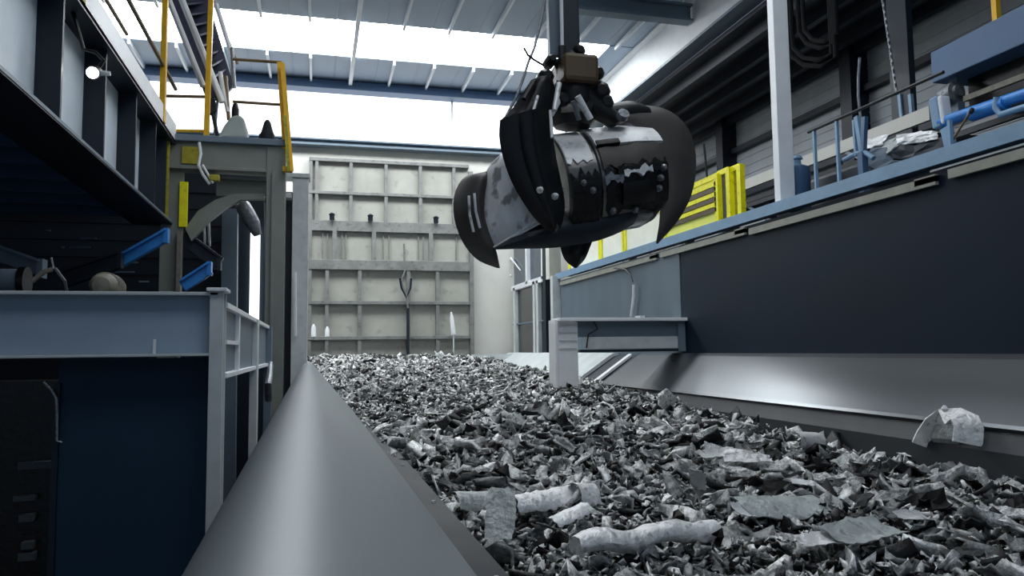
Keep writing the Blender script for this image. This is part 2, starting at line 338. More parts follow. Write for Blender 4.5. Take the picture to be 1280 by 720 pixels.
ep = thing('wall_end_post', 'pale grey post at the far end of the right wall', 'post', (5.5, 17.2, FL))
MB().box(5.42, 5.62, 17.15, 17.35, FL, 1.74).build('post', 'grey', ep, bevel=.01)
hk = thing('wall_rod', 'short white rod with a hooked cable on the slate wall above the bracket frame', 'rod', (5.5, 12.6, .5))
q = lambda x, y: at(x, y, X=5.52)
MB().tube([q(792, 356), q(792, 370), q(789, 396)], .028, 8).build('rod', 'white', hk, smooth=True)
MB().tube([q(768, 335), q(782, 337), q(788, 343), q(791, 352)], .016, 6).build('cable', 'hose', hk, smooth=True)
MB().box(q(784, 400).x-.05, q(784, 400).x+.05, 12.3, 12.5, q(784, 398).z-.03, q(784, 398).z+.02).build('clip', 'white', hk)
# bracket frame in front of the wall
BY = 10.9
sf = thing('hopper_support_frame', 'pale grey steel frame with one post standing in the scrap before the slate wall', 'frame', (3.7, BY, -1.2))
a0 = at(697, 404, Y=BY); a1 = at(722, 404, Y=BY); a2 = at(860, 399, Y=BY)
zt = (a0.z+a2.z)/2
MB().box(a0.x, a1.x, BY, BY+.05, -1.2, zt-.01).build('post', 'white', sf, bevel=.006)
MB().box(a0.x-.05, a0.x-.01, BY-.03, BY+.3, -1.2, zt+.02).build('post_edge_plate', 'white', sf, bevel=.004)
for z in (zt-.18, zt-.3, zt-.42): MB().box(a0.x+.02, a1.x-.02, BY-.012, BY, z, z+.02).build('stiffener', 'grey', sf)
MB().box(a0.x, WX+.0, BY-.12, BY+.35, zt, zt+.05).build('top_plate', 'white', sf, bevel=.005)
MB().box(a1.x, WX, BY+.02, BY+.06, zt-.24, zt).build('web', 'beamgrey', sf)
MB().box(a1.x+.1, WX-.1, BY-.02, BY+.02, zt-.42, zt-.24).build('lower_plate', 'grey', sf, bevel=.005)
MB().box(a1.x+.02, WX-.02, BY-.04, BY+.3, zt-.47, zt-.43).build('bottom_plate', 'girderdk', sf)
MB().box(WX-.13, WX-.01, BY-.05, BY+.02, zt-.47, zt).build('end_plate', 'beamgrey', sf)
MB().tube([V(a1.x+.25, BY-.03, zt), V(a1.x+.3, BY-.05, zt-.12), V(a1.x+.15, BY-.05, zt-.2), V(a1.x+.12, BY-.04, zt-.4)], .012, 6).build('wire', 'hose', sf)
# ================================================================== SKIRTS
def skirt(name, label, prof, y0, y1, m, drift=0, seg=1):
    pass
ls = thing('conveyor_skirt', 'long smooth grey ridge-shaped steel skirt running to the gate, left of the scrap', 'skirt', (0, 8, -1))
def loft(prof, y0, y1, drift, n=14, endr=0):
    rings = []
    for i in range(n+1):
        y = y0+(y1-y0)*i/n
        rings.append([V(x-drift*y, y, z) for x, z in prof])
    g = MB(); g.rings(rings); return g
outer = [(-.60, -1.15), (-.56, -1.02), (-.47, -.86), (-.20, -.37), (-.135, -.27), (-.09, -.232), (-.04, -.22), (.01, -.232), (.06, -.268), (.50, -.70), (.565, -.775), (.58, -.80), (.56, -.80), (.0, -.26), (-.1, -.26), (-.5, -1.15)]
g = loft(outer, .25, 19.5, .008, 16)
# rounded far end
last = [V(x-.008*19.5, 19.5, z) for x, z in outer]; c = sum(last, V(0, 0, 0))/len(last)
g.rings([last]+[[V(c.x+(p.x-c.x)*f, 19.5+dy, -1.15+(p.z+1.15)*f) for p in last] for f, dy in ((.96, .25), (.85, .5), (.6, .7))])
g.build('ridge_plate', 'skirt', ls, smooth=True, ang=30)
led = [(.575, -.805), (.735, -.85), (.745, -.865), (.755, -1.2), (.72, -1.2), (.71, -.88), (.56, -.84)]
loft(led, .25, 20.5, .008, 4).build('ledge_strip', 'rubber', ls)
for y in (2.75, 4.2, 5.6, 7.0): MB().lathe((.66-.008*y, y, -.845), (.66-.008*y, y, -.815), [(0, .012), (1, .01)], 8).build('bolt', 'grey', ls)
rs = thing('conveyor_skirt', 'broad shiny steel skirt plate sloping down from the navy wall on the right', 'skirt', (5.2, 7, -1))
pr = [(5.6, -.085), (5.5, -.085), (5.42, -.125), (4.75, -.575), (4.72, -.60), (4.75, -.64), (5.5, -.15), (5.6, -.15)]
loft(pr, 1.6, 12.3, 0, 2).build('skirt_plate', 'skirtr', rs)
loft([(4.76, -.60), (4.68, -.71), (4.64, -.76), (4.58, -1.15), (4.64, -1.15), (4.69, -.76), (4.83, -.63)], 1.6, 12.25, 0, 2).build('rubber_lip', 'rubber', rs)
rs2 = thing('conveyor_skirt', 'pale far skirt plate of the conveyor behind the grey frame post', 'skirt', (5.2, 18, -1))
loft(pr, 13.6, 21.8, 0, 2).build('skirt_plate', 'grey', rs2)
MB().prism([(4.25, -.12), (5.6, -.12), (5.6, -1), (3.9, -1)], 21.0, 21.1).build('end_plate', 'grey', rs2)
MB().add([V(5.5, 12.75, -.15), V(5.5, 12.9, -.15), V(4.55, 12.6, -.75), V(4.55, 12.75, -.75), V(5.5, 12.75, -.10), V(5.5, 12.9, -.10), V(4.55, 12.6, -.70), V(4.55, 12.75, -.70)], [(0, 1, 3, 2), (4, 6, 7, 5), (0, 2, 6, 4), (1, 5, 7, 3), (0, 4, 5, 1), (2, 3, 7, 6)]).build('joint_strip', 'white', rs2)
MB().prism([(5.6, -.12), (5.5, -.16), (4.6, -.75), (4.6, -.95), (5.6, -.95)], 12.32, 13.6).build('joint_panel', 'girderdk', rs2)
cs = thing('scrap_conveyor', 'long dark conveyor bed buried under the scrap between the two skirts', 'conveyor', (2.5, 11, FL))
MB().box(.3, 4.95, .5, 21.8, -1.35, -1.28).build('belt', 'rubber', cs)
MB().box(-.4, 5.3, 1.0, 21.8, -1.75, -1.36).build('bed', 'girderdk', cs)
for y in (2, 7, 12, 17, 21):
    for x in (-.3, 5.1): MB().box(x, x+.2, y, y+.2, FL, -1.75).build('leg', 'girderdk', cs)
# curved offcut on the right skirt
def arch():
    P = [at(1150, 556, X=4.60), at(1156, 543, X=4.62), at(1166, 529, X=4.63), at(1178, 521, X=4.63), at(1196, 518, X=4.63), at(1206, 524, X=4.62), at(1211, 534, X=4.61), at(1209, 555, X=4.58)]
    g = MB(); rings = []
    for i, p in enumerate(P):
        a = (P[min(i+1, 7)]-P[max(i-1, 0)]).normalized(); n = V(-.3, -.9, .3); n = (n-a*n.dot(a)).normalized(); b = a.cross(n).normalized()
        w = .10 if i > 4 else .06
        rings.append([p+n*.012-b*w, p+n*.012+b*w, p-n*.012+b*w, p-n*.012-b*w])
    g.rings(rings); return g
ar = thing('curved_offcut', 'pale arched metal offcut lying alone on the right skirt above the scrap', 'scrap metal', (5, 5.2, -.75))
arch().build('arched_strip', 'scraplight', ar, smooth=True)
g = MB(); pp = [at(x, y, X=4.64) for x, y in ((1166, 552), (1172, 535), (1182, 526), (1197, 523), (1196, 553))]
n = V(-.02, 0, .025)
g.add([p+n for p in pp]+[p-n for p in pp], [(0, 1, 2, 3, 4), (9, 8, 7, 6, 5)]+[(i, (i+1) % 5, (i+1) % 5+5, i+5) for i in range(5)]).build('inner_web', 'scrapmid', ar)
q = at(1181, 515, X=4.62); MB().lathe(q, q+V(0, 0, .05), [(0, .01), (.5, .025), (1, .01)], 8).build('torn_tip', 'white', ar)
# ================================================================== SCRAP HEAP
def snoise(x, y):
    return (np.sin(x*1.7+y*.6+.5)*.4+np.sin(x*.9-y*1.3+2)*.35+np.sin(x*3.1+y*2.3)*.25+np.sin(x*5.7-y*4.1+1)*.18)
def pile(x, y):
    t = np.clip((y-3)/18, 0, 1)
    z = -.99+.80*t**.9
    z = z+np.clip(.09-t*.05, .02, .2)*.7*snoise(x*.9, y*.9)
    z = z-.10*np.clip((x-3.8)/.8, 0, 1)-.16*np.clip((1.35-x)/.6, 0, 1)*(1-t)
    z = z+.05*np.exp(-((x-3.7)**2/1.0+(y-12)**2/5))
    return z
gx_ = np.linspace(-.2, 4.75, 70); gy_ = np.linspace(1.2, 21.9, 160)
XX, YY = np.meshgrid(gx_, gy_); ZZ = pile(XX, YY)-.06+RNG.normal(0, .012, XX.shape)
def npmesh(name, verts, faces_flat, fsize, m, loc):
    me = bpy.data.meshes.new(name); nv = len(verts); nf = len(faces_flat)//fsize
    me.vertices.add(nv); me.vertices.foreach_set('co', (verts-np.array(loc)).astype(np.float32).ravel())
    me.loops.add(nf*fsize); me.loops.foreach_set('vertex_index', faces_flat.astype(np.int32))
    me.polygons.add(nf); me.polygons.foreach_set('loop_start', np.arange(0, nf*fsize, fsize, dtype=np.int32))
    me.update(calc_edges=True); me.materials.append(M_[m])
    o = bpy.data.objects.new(name, me); o.location = V(*loc)+V(0, 0, EYE); COL.objects.link(o); return o
idx = np.arange(XX.size).reshape(XX.shape)
fq = np.stack([idx[:-1, :-1], idx[:-1, 1:], idx[1:, 1:], idx[1:, :-1]], -1).reshape(-1)
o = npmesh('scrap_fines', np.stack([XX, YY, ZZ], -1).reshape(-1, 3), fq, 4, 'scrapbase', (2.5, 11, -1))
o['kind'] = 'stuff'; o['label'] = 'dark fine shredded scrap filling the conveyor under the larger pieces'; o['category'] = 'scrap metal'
# piece templates: closed crumpled plates
def template(nx, ny, curl, crumple, taper, thick, rg, en=.05):
    u, v = np.meshgrid(np.linspace(-.5, .5, nx), np.linspace(-.5, .5, ny)); w_ = 1-taper*np.abs(u*2)**2*.7
    x = u+rg.normal(0, en*.7, u.shape); y = v*w_+rg.normal(0, en, u.shape)*w_
    z = curl*((v)**2-.1)+crumple*rg.normal(0, 1, u.shape)+.3*crumple*np.sin(u*9+rg.uniform(0, 6))
    top = np.stack([x, y, z+thick/2], -1).reshape(-1, 3); bot = np.stack([x, y, z-thick/2], -1).reshape(-1, 3)
    n = nx*ny; id_ = np.arange(n).reshape(ny, nx); q = []
    for j in range(ny-1):
        for i in range(nx-1):
            a, b, c, d = id_[j, i], id_[j, i+1], id_[j+1, i+1], id_[j+1, i]
            q += [(a, b, c, d), (a+n, d+n, c+n, b+n)]
    ring = list(id_[0, :])+list(id_[1:, -1])+list(id_[-1, -2::-1])+list(id_[-2:0:-1, 0])
    for i in range(len(ring)): a, b = ring[i], ring[(i+1) % len(ring)]; q.append((a, a+n, b+n, b))
    return np.concatenate([top, bot]), np.array(q)
TPL = [template(4, 3, RNG.uniform(-1.1, 1.1), RNG.uniform(.08, .2), RNG.uniform(0, 1.1), RNG.uniform(.06, .16), RNG) for _ in range(18)]
def rotmats(yaw, tilt, roll):
    cy, sy, ct_, st, cr, sr = np.cos(yaw), np.sin(yaw), np.cos(tilt), np.sin(tilt), np.cos(roll), np.sin(roll)
    o1 = np.zeros_like(cy); l1 = np.ones_like(cy)
    Rz = np.stack([cy, -sy, o1, sy, cy, o1, o1, o1, l1], -1).reshape(-1, 3, 3)
    Ry = np.stack([ct_, o1, st, o1, l1, o1, -st, o1, ct_], -1).reshape(-1, 3, 3)
    Rx = np.stack([l1, o1, o1, o1, cr, -sr, o1, sr, cr], -1).reshape(-1, 3, 3)
    return Rz@Ry@Rx
N_ = 46000
yy = 2.2+19.6*RNG.uniform(0, 1, N_)**1.15; xx = RNG.uniform(-.15, 4.72, N_)
keep = (xx > .74-.045*np.clip(yy-2, 0, 30)) & (np.arctan2(xx, yy) < 1.0)
xx, yy = xx[keep], yy[keep]; n = len(xx)
size = np.exp(RNG.normal(0, .35, n))*np.interp(yy, [2, 5, 9, 22], [.055, .062, .085, .12])
near_big = (RNG.uniform(0, 1, n) < .16) & (yy < 8); size[near_big] *= 2.5
asp = RNG.uniform(.22, .65, n)*np.interp(yy, [4, 14], [.85, 1.1])
zz = pile(xx, yy)-.02+np.abs(RNG.normal(0, .028, n))
yaw_ = np.where(RNG.uniform(0, 1, n) < .6, RNG.normal(-.15, .5, n), RNG.uniform(0, 6.28, n))
R = rotmats(yaw_, RNG.normal(0, .5, n), RNG.normal(0, .6, n)); which = RNG.integers(0, len(TPL), n)
vs, fs, off = [], [], 0
for t, (tv, tf) in enumerate(TPL):
    s = np.where(which == t)[0]; k = len(s)
    sc = np.stack([size[s], size[s]*asp[s], size[s]*.8], -1)
    P = np.einsum('nij,nvj->nvi', R[s], tv[None]*sc[:, None, :])+np.stack([xx[s], yy[s], zz[s]], -1)[:, None, :]
    vs.append(P.reshape(-1, 3)); fs.append((tf[None]+(np.arange(k)*len(tv))[:, None, None]+off).reshape(-1)); off += k*len(tv)
o = npmesh('shredded_scrap', np.concatenate(vs), np.concatenate(fs), 4, 'scrap', (2.5, 11, -1))
o['kind'] = 'stuff'; o['label'] = 'heap of small shredded grey metal scraps covering the whole conveyor'; o['category'] = 'scrap metal'
# individual larger shreds: copies of nine forms
forms = []
rg2 = np.random.default_rng(21)
KN = [('torn_sheet', 'crumpled torn flat sheet scrap', .30, .55, 'scraps shaped like torn sheets'), ('metal_sliver', 'long narrow metal sliver', .40, .22, 'long slivers in the scrap'), ('metal_chip', 'small chunky metal chip', .20, .75, 'chunky chips in the scrap')]
for kn in KN:
    for j in range(3):
        tv, tf = template(7, 5, rg2.uniform(-.7, .9), rg2.uniform(.05, .09), rg2.uniform(.1, .6), .06, rg2, .03)
        me = bpy.data.meshes.new(kn[0]); me.from_pydata([tuple(v*np.array((1, kn[3], .7))) for v in tv], [], [tuple(map(int, q)) for q in tf]); me.materials.append(M_['scrapob'])
        forms.append(me)
cnt = 0; tries = 0; placed = []
while cnt < 270 and tries < 20000:
    tries += 1
    y = 2.5+rg2.uniform(0, 1)**1.5*8; x = rg2.uniform(.85, 4.5)
    if math.atan2(x, y) > .83 or math.atan2(x, y) < .1: continue
    if y < 5.2 and x < 2.7: continue
    if any((x-a)**2+(y-b)**2 < (.16+.012*b)**2 for a, b in placed): continue
    placed.append((x, y)); k = int(rg2.integers(0, 9)); kn = KN[k//3]
    o = bpy.data.objects.new(kn[0], forms[k]); COL.objects.link(o)
    s = kn[2]*rg2.uniform(.6, 1.05)*(.75 if y > 6 else 1); o.scale = (s, s, s)
    o.location = (x, y, float(pile(x, y))+.045+EYE); o.rotation_euler = (rg2.normal(0, .28), rg2.normal(0, .28), rg2.normal(-.15, .45) if rg2.uniform() < .7 else rg2.uniform(0, 6.28))
    o['label'] = kn[1]+' among the shredded pieces on the heap'; o['category'] = 'scrap metal'; o['group'] = kn[4]; cnt += 1
# hero pieces placed where the photo shows them
def onpile(px, py):
    v = at(px, py, Y=1.); s = 1.5
    while s < 24:
        p = v*s
        if p.z <= pile(np.array(p.x), np.array(p.y))+.05: return p
        s += .01
    return v*5
def sheet(name, label, px, py, L, W, yaw, tilt=0, roll=0, m='scraplight', curl=.3, crumple=.03, nx=14, ny=8, seed=1, lift=.05, taper=.2, tube=False):
    rg = np.random.default_rng(seed); c = onpile(px, py)
    if tube:
        rings = []
        for i in range(15):
            t = i/14-.5; rr = W/2*(1-.15*rg.uniform(0, 1))*(1 if abs(t) < .44 else .8)
            rings.append([V(t*L, math.cos(a)*rr*(1+.08*rg.normal()), math.sin(a)*rr*.72*(1+.08*rg.normal())+.015*math.sin(i*.9)) for a in np.linspace(0, 2*math.pi, 13)[:-1]])
        g = MB(); g.rings(rings)
    else:
        tv, tf = template(nx, ny, 0, crumple/2, taper, .02, rg, .022)
        g = MB(); g.add([V(v[0]*L, v[1]*W, (v[2])*L*.6+curl*W*(v[1]**2-.08)*2) for v in tv], [tuple(map(int, q)) for q in tf])
    R_ = Matrix.Rotation(yaw, 3, 'Z')@Matrix.Rotation(tilt, 3, 'Y')@Matrix.Rotation(roll, 3, 'X')
    g.v = [R_@v+c+V(0, 0, lift) for v in g.v]
    o = g.build(name, m, smooth=True, ang=55); return tag(o, label, 'scrap metal')
sheet('crushed_pipe', 'long crushed pale pipe lying across the near middle of the scrap', 810, 686, .82, .15, .22, .02, 0, 'scraplight', seed=3, tube=True, lift=.06)
sheet('folded_sheet', 'bright folded sheet with a crease, above and left of the crushed pipe', 682, 636, .42, .19, .25, -.05, .35, 'scraplight', curl=-.6, seed=4, lift=.08)
sheet('folded_sheet', 'short bright sheet end beside the folded sheet, on its right', 733, 630, .13, .2, .25, .1, .45, 'scraplight', curl=-.7, seed=5, lift=.09)
sheet('standing_plate', 'grey plate standing on end at the near left edge of the scrap', 626, 664, .30, .17, 1.2, -1.0, .1, 'scrapmid', curl=.15, seed=6, lift=.10)
sheet('curled_sheet', 'curled light sheet leaning left of the standing grey plate', 596, 636, .28, .19, .3, .1, .5, 'scrapmid', curl=-.5, seed=7, lift=.07)
sheet('torn_strip', 'bright torn strip between the folded sheet and the pipe', 714, 660, .28, .11, .5, -.15, .3, 'scraplight', curl=-.4, seed=8, lift=.08)
sheet('peaked_fragment', 'light peaked fragment sticking up mid heap below the skirt', 1012, 566, .26, .22, .2, .1, 1.0, 'scraplight', curl=-1.2, taper=.9, seed=9, lift=.10)
sheet('flat_bar', 'flat pale bar lying near the right edge below the skirt', 1106, 563, .40, .10, .2, 0, .5, 'scraplight', curl=.1, seed=10, lift=.07)
sheet('flat_bar', 'thin pale rod crossing beneath the flat bar on the right', 1150, 583, .32, .05, -.9, .15, 0, 'scraplight', curl=.1, seed=11, lift=.07)
sheet('torn_sheet', 'pale torn sheet on the right directly below the arched offcut', 1200, 592, .34, .12, .2, 0, .4, 'scrapmid', curl=.2, seed=12, lift=.05)
sheet('broad_plate', 'broad grey crumpled plate in the near right part of the scrap', 975, 640, .50, .26, .0, .05, .25, 'scrapmid', curl=-.3, seed=13, lift=.05)
sheet('broad_plate', 'wide dull plate below the crumpled plate, near the bottom edge', 1080, 678, .42, .20, .3, 0, .25, 'scrapmid', curl=.2, seed=14, lift=.05)
sheet('broad_plate', 'bright narrow plate tucked against the left of the wide dull plate', 1030, 690, .28, .10, .1, 0, .35, 'scraplight', curl=.1, seed=15, lift=.06)
sheet('bright_chip', 'small very bright chip on the dark middle right of the heap', 1005, 618, .14, .06, -.4, .1, .4, 'scraplight', curl=.1, seed=16, lift=.07)
sheet('bright_chip', 'bright upright chip standing to the right of the folded bright sheets', 872, 616, .17, .10, .9, .9, .2, 'scraplight', curl=.2, seed=17, lift=.08)
sheet('bright_chip', 'bright blocky chip left of the broad grey plate', 930, 655, .13, .11, .3, .2, .5, 'scraplight', curl=.2, seed=18, lift=.07)
sheet('bright_chip', 'pale chip near the bottom right corner', 1140, 660, .20, .08, .2, .1, .4, 'scraplight', curl=.2, seed=19, lift=.06)
sheet('torn_strip', 'pale strip lying level in the heap left of the peaked fragment', 900, 575, .40, .13, .3, 0, .3, 'scraplight', curl=.2, seed=20, lift=.05)
sheet('torn_strip', 'pale strip just right of the heap centre below the skirt start', 935, 583, .34, .12, -.2, 0, .3, 'scraplight', curl=.2, seed=22, lift=.05)
sheet('dark_hollow_filler', 'black folded piece put in for the dark hollow left of the folded bright sheet', 672, 664, .18, .12, .8, .3, .3, 'black', curl=-.6, seed=23, lift=.02)  # black piece stands in for the dark hollow under the sheets
for i, (px, py, a, lab) in enumerate(((1047, 530, 1.0, 'thin dark spike pointing up at the upper right fringe of the heap'), (1073, 540, .8, 'second thin dark spike right of the first one at the fringe'), (765, 488, .5, 'thin pale rod poking out beside the frame post'))):
    sheet('metal_spike', lab, px, py+4, .24, .03, .3, -a, 0, 'scrapmid', curl=0, crumple=.01, seed=30+i, lift=.08)
# ================================================================== GRAPPLE
GPY = 6.0
gp = thing('scrap_grapple', 'large black hydraulic scrap grapple hanging over the heap with its tines half closed', 'grapple', (2.1, GPY, .6))
def shell(Lc, Rc, Y, front, back, n=7, th=None, twist=0, sub=3):
    """blade between two edge curves; cross-section bulges to the front and is hollow or full at the back"""
    def res(C, m):
        C = [Vector((a, b, 0)) for a, b in C]; out = []
        for i in range(m):
            t = i/(m-1)*(len(C)-1); k = min(int(t), len(C)-2); f = t-k
            p0, p1, p2, p3 = C[max(k-1, 0)], C[k], C[k+1], C[min(k+2, len(C)-1)]
            out.append(.5*((2*p1)+(p2-p0)*f+(2*p0-5*p1+4*p2-p3)*f*f+(3*p1-p0-3*p2+p3)*f**3))
        return out
    m = len(Lc)*sub; A, B = res(Lc, m), res(Rc, m); Yf = Y if callable(Y) else (lambda t: Y)
    g = MB(); rings = []
    for i in range(m):
        t = i/(m-1); y = Yf(t); ring = []; amp = min(1., (B[i]-A[i]).length/30)
        for k in range(n+1):
            f = k/n; p = A[i].lerp(B[i], f); b = math.sin(math.pi*f)**.8 if 0 < k < n else 0
            ring.append(at(p.x, p.y, Y=y+twist*(f-.5))*(1) + V(0, -front*b*amp, 0))
        for k in range(n-1, 0, -1):
            f = k/n; p = A[i].lerp(B[i], f); b = math.sin(math.pi*f)**.8
            ring.append(at(p.x, p.y, Y=y+twist*(f-.5)) + V(0, back*b*amp, 0))
        rings.append(ring)
    g.rings(rings); return g
# far tine at the back
shell([(700, 296), (701, 312), (707, 326), (718, 335)], [(744, 292), (738, 308), (731, 324), (721, 335)], 6.5, .1, .1).build('tine', 'black', gp, smooth=True)
# right shell tine
shell([(752, 150), (782, 152), (806, 168), (820, 194), (824, 222), (825, 250), (824, 278), (820, 303)], [(765, 132), (798, 131), (834, 137), (860, 160), (870, 196), (866, 238), (849, 274), (822, 305)], lambda t: 6.25-.15*t, .07, .10, twist=.15).build('tine', 'grab', gp, smooth=True)
# left shell tine
shell([(603, 216), (581, 221), (568, 243), (568, 274), (579, 304), (597, 325), (621, 335)], [(609, 214), (609, 226), (606, 247), (606, 270), (612, 292), (620, 312), (625, 335)], 6.35, .12, .06, twist=-.2).build('tine', 'grab', gp, smooth=True)
# scoured inner plate between left tine and front tine
shell([(634, 186), (618, 200), (607, 216), (600, 240), (598, 265), (602, 290), (617, 312)], [(642, 184), (650, 200), (658, 218), (668, 236), (678, 254), (686, 266), (690, 272)], lambda t: 6.28-.1*t, .06, .05, twist=-.25).build('scoured_plate', 'shine', gp, smooth=True)
for a, b in (((586, 245), (592, 290)), ((593, 242), (600, 285))): MB().tube([at(*a, Y=6.2), at((a[0]+b[0])/2-2, (a[1]+b[1])/2, Y=6.17), at(*b, Y=6.2)], .012, 6).build('wear_rib', 'shine', gp, smooth=True)
# underside wedge
shell([(616, 310), (640, 296), (665, 281), (690, 267), (730, 262), (770, 256), (812, 246)], [(622, 312), (655, 311), (690, 310), (720, 306), (750, 300), (785, 285), (822, 256)], 6.2, .16, .12).build('underside_plate', 'grabblue', gp, smooth=True)
MB().tube([at(617, 309, Y=6.08), at(650, 290, Y=6.03), at(684, 269, Y=6.0)], .008, 6).build('edge_weld', 'grey', gp)
# drum
pA, pB = at(690, 236, Y=6.35), at(812, 221, Y=6.35); Ld = (pB-pA).length
DR = MB().lathe(pA, pB, [(0, .3), (0, .43), (.02, .455), (.27, .465), (.28, .44), (.30, .44), (.31, .465), (.80, .45), (.92, .41), (1.0, .34), (1.02, .1)], 48).build('drum', 'drum', gp, smooth=True, ang=35)
ax = (pB-pA).normalized(); upv = (V(0, 0, 1)-ax*ax.z).normalized(); fr = ax.cross(upv); fr = fr if fr.y < 0 else -fr
def patch(t0, t1, a0, a1, r, th, name, m, nt=8, na=8, jit=0, seed=0):  # a sub-part of the drum
    """curved plate wrapped round the drum; angle 0 = facing the viewer, 90 = top"""
    rg = np.random.default_rng(seed); rings = []
    for i in range(nt+1):
        t = t0+(t1-t0)*i/nt; rad = (r if not callable(r) else r(t)); o_, i_ = [], []
        for k in range(na+1):
            a = math.radians(a0+(a1-a0)*k/na+ (rg.normal()*jit if k in (0, na) else 0)); dv = fr*math.cos(a)+upv*math.sin(a)
            c = pA+(pB-pA)*t; o_.append(c+dv*(rad+th)); i_.append(c+dv*rad)
        rings.append(o_+i_[::-1])
    g = MB(); g.rings(rings); g.build(name, m, DR, smooth=True, ang=35)
dr = lambda t: .46-.12*max(0, t-.72)
patch(.32, .99, 31, 92, dr, .03, 'top_gleam_plate', 'bright', seed=1)  # this plate and the band paint the skylight gleam in white
patch(.01, .26, 14, 92, .455, .02, 'top_gleam_band', 'bright', seed=2, jit=3)
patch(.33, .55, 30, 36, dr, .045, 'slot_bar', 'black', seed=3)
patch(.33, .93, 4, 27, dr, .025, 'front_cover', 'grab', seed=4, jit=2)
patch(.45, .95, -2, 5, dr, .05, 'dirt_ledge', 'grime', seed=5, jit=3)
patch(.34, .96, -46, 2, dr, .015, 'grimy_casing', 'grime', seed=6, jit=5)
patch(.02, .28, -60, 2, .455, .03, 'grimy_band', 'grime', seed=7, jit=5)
patch(.48, .80, -34, -12, dr, .05, 'access_cover', 'black', seed=8)
patch(.5, .78, -4, -1, dr, .06, 'dirt_streak', 'shine', seed=9, jit=2)
patch(.32, .5, -9, -3, dr, .04, 'dirt_streak', 'duct', seed=10, jit=4)
for t, a in ((.86, -12), (.84, -22), (.9, -2), (.12, -8), (.2, -16), (.4, -40), (.62, -42)):
    c = pA+(pB-pA)*t+(fr*math.cos(math.radians(a))+upv*math.sin(math.radians(a)))*.49
    MB().lathe(c+fr*-.03, c+fr*.03, [(0, .03), (.6, .03), (1, .012)], 8).build('bolt', 'duct', DR, smooth=True)
for z in (-.02, -.05): pass

# front tine with rib
FT = shell([(625, 150), (624, 172), (629, 198), (638, 224), (652, 250), (670, 275), (690, 291)], [(690, 134), (691, 165), (695, 195), (701, 225), (706, 252), (704, 276), (697, 291)], lambda t: 5.82+.1*t, .09, .05, twist=.05).build('tine', 'black', gp, smooth=True)
shell([(650, 142), (652, 175), (658, 205), (668, 235), (682, 265), (692, 286)], [(668, 139), (670, 172), (676, 205), (684, 235), (692, 265), (696, 287)], lambda t: 5.70+.13*t, .04, .03).build('rib', 'black', FT, smooth=True)
shell([(626, 150), (640, 136), (652, 118), (664, 100)], [(690, 140), (692, 128), (694, 112), (690, 98)], 5.9, .1, .1).build('tine_arm', 'black', gp, smooth=True)
for px, py in ((677, 236), (696, 244)): p = at(px, py, Y=5.66); MB().lathe(p, p+V(0, .05, 0), [(0, .008), (.3, .022), (1, .03)], 8).build('bolt', 'shine', FT, smooth=True)
# hub and head
hc = at(715, 128, Y=6.15)
MB().lathe(hc+V(0, 0, -.22), hc+V(0, 0, .12), [(0, .16), (.2, .22), (.6, .20), (.8, .15), (1, .14)], 8).build('hub', 'black', gp, smooth=True)
shell([(736, 100), (748, 118), (768, 136), (786, 150)], [(722, 128), (730, 140), (744, 150), (760, 158)], 6.05, .1, .12).build('tine_arm', 'black', gp, smooth=True)
shell([(760, 130), (790, 126), (812, 134)], [(755, 150), (785, 152), (812, 150)], 6.2, .07, .1).build('tine_arm', 'black', gp, smooth=True)
h2 = at(716, 96, Y=6.1)
MB().box(h2.x-.15, h2.x+.16, 5.86, 6.3, h2.z-.12, h2.z+.13).build('rotator_housing', 'brown', gp, bevel=.04)
RO = MB().lathe(h2+V(0, 0, -.26), h2+V(0, 0, .2), [(0, .17), (.3, .2), (.5, .15), (.8, .17), (1, .1)], 10).build('rotator', 'black', gp, smooth=True)
for dx, dz, s in ((-.27, -.05, .07), (-.3, -.17, .09), (.2, .02, .06), (-.22, .1, .05), (.22, -.14, .09), (.03, .2, .06), (-.12, -.24, .08), (.26, -.24, .08), (.1, -.28, .07)):
    c = h2+V(dx, -.05, dz); MB().lathe(c+V(0, -.09, 0), c+V(0, .12, 0), [(0, s*.5), (.2, s), (.8, s), (1, s*.6)], 8).build('coupling', 'black', RO, smooth=True)
for a, b, r, m in (((663, 152), (672, 120), .014, 'shine'), ((693, 138), (699, 104), .022, 'shine'), ((690, 172), (688, 138), .014, 'white'), ((722, 120), (738, 149), .028, 'shine'), ((716, 126), (724, 150), .02, 'duct'), ((655, 124), (668, 102), .02, 'black'), ((780, 141), (777, 147), .05, 'duct')):
    MB().tube([at(*a, Y=5.75), at(*b, Y=5.8)], r, 10).build('piston_rod', m, gp, smooth=True)
shell([(688, 122), (690, 135), (688, 146)], [(704, 118), (702, 126), (692, 145)], 5.98, .02, .02).build('gusset', 'white', gp)
# suspension
zc = 7.55; h3 = at(712, 72, Y=6.1)
hp = thing('hoist_stick', 'dark vertical hoist stick carrying the grapple from above', 'hoist', (h3.x, 6.1, h3.z))
tp = V(h3.x-.07, 6.1, zc)
MB().bar(h3+V(-.0, 0, -.02), tp, .15, .15).build('stick', 'girderdk', hp, bevel=.01)
MB().bar(h3+V(-.14, 0, .0), tp+V(-.14, 0, 0), .07, .1).build('guide_bar', 'slate', hp)
MB().tube([h3+V(-.10, -.1, -.15), h3+V(-.10, -.1, .5), tp+V(-.10, -.1, 0)], .016, 8).build('hose', 'white', hp, smooth=True)
MB().box(tp.x-.5, tp.x+.5, 5.8, 6.4, zc, 7.7).build('trolley', 'girderdk', hp)
MB().tube([h3+V(-.10, -.1, -.1), h3+V(-.10, -.1, .05)], .035, 8).build('hose_clamp', 'hose', hp, smooth=True)
hs = thing('hydraulic_hose', 'slack pale hydraulic hose drooping on the left of the grapple head', 'hose', at(650, 110, Y=5.9))
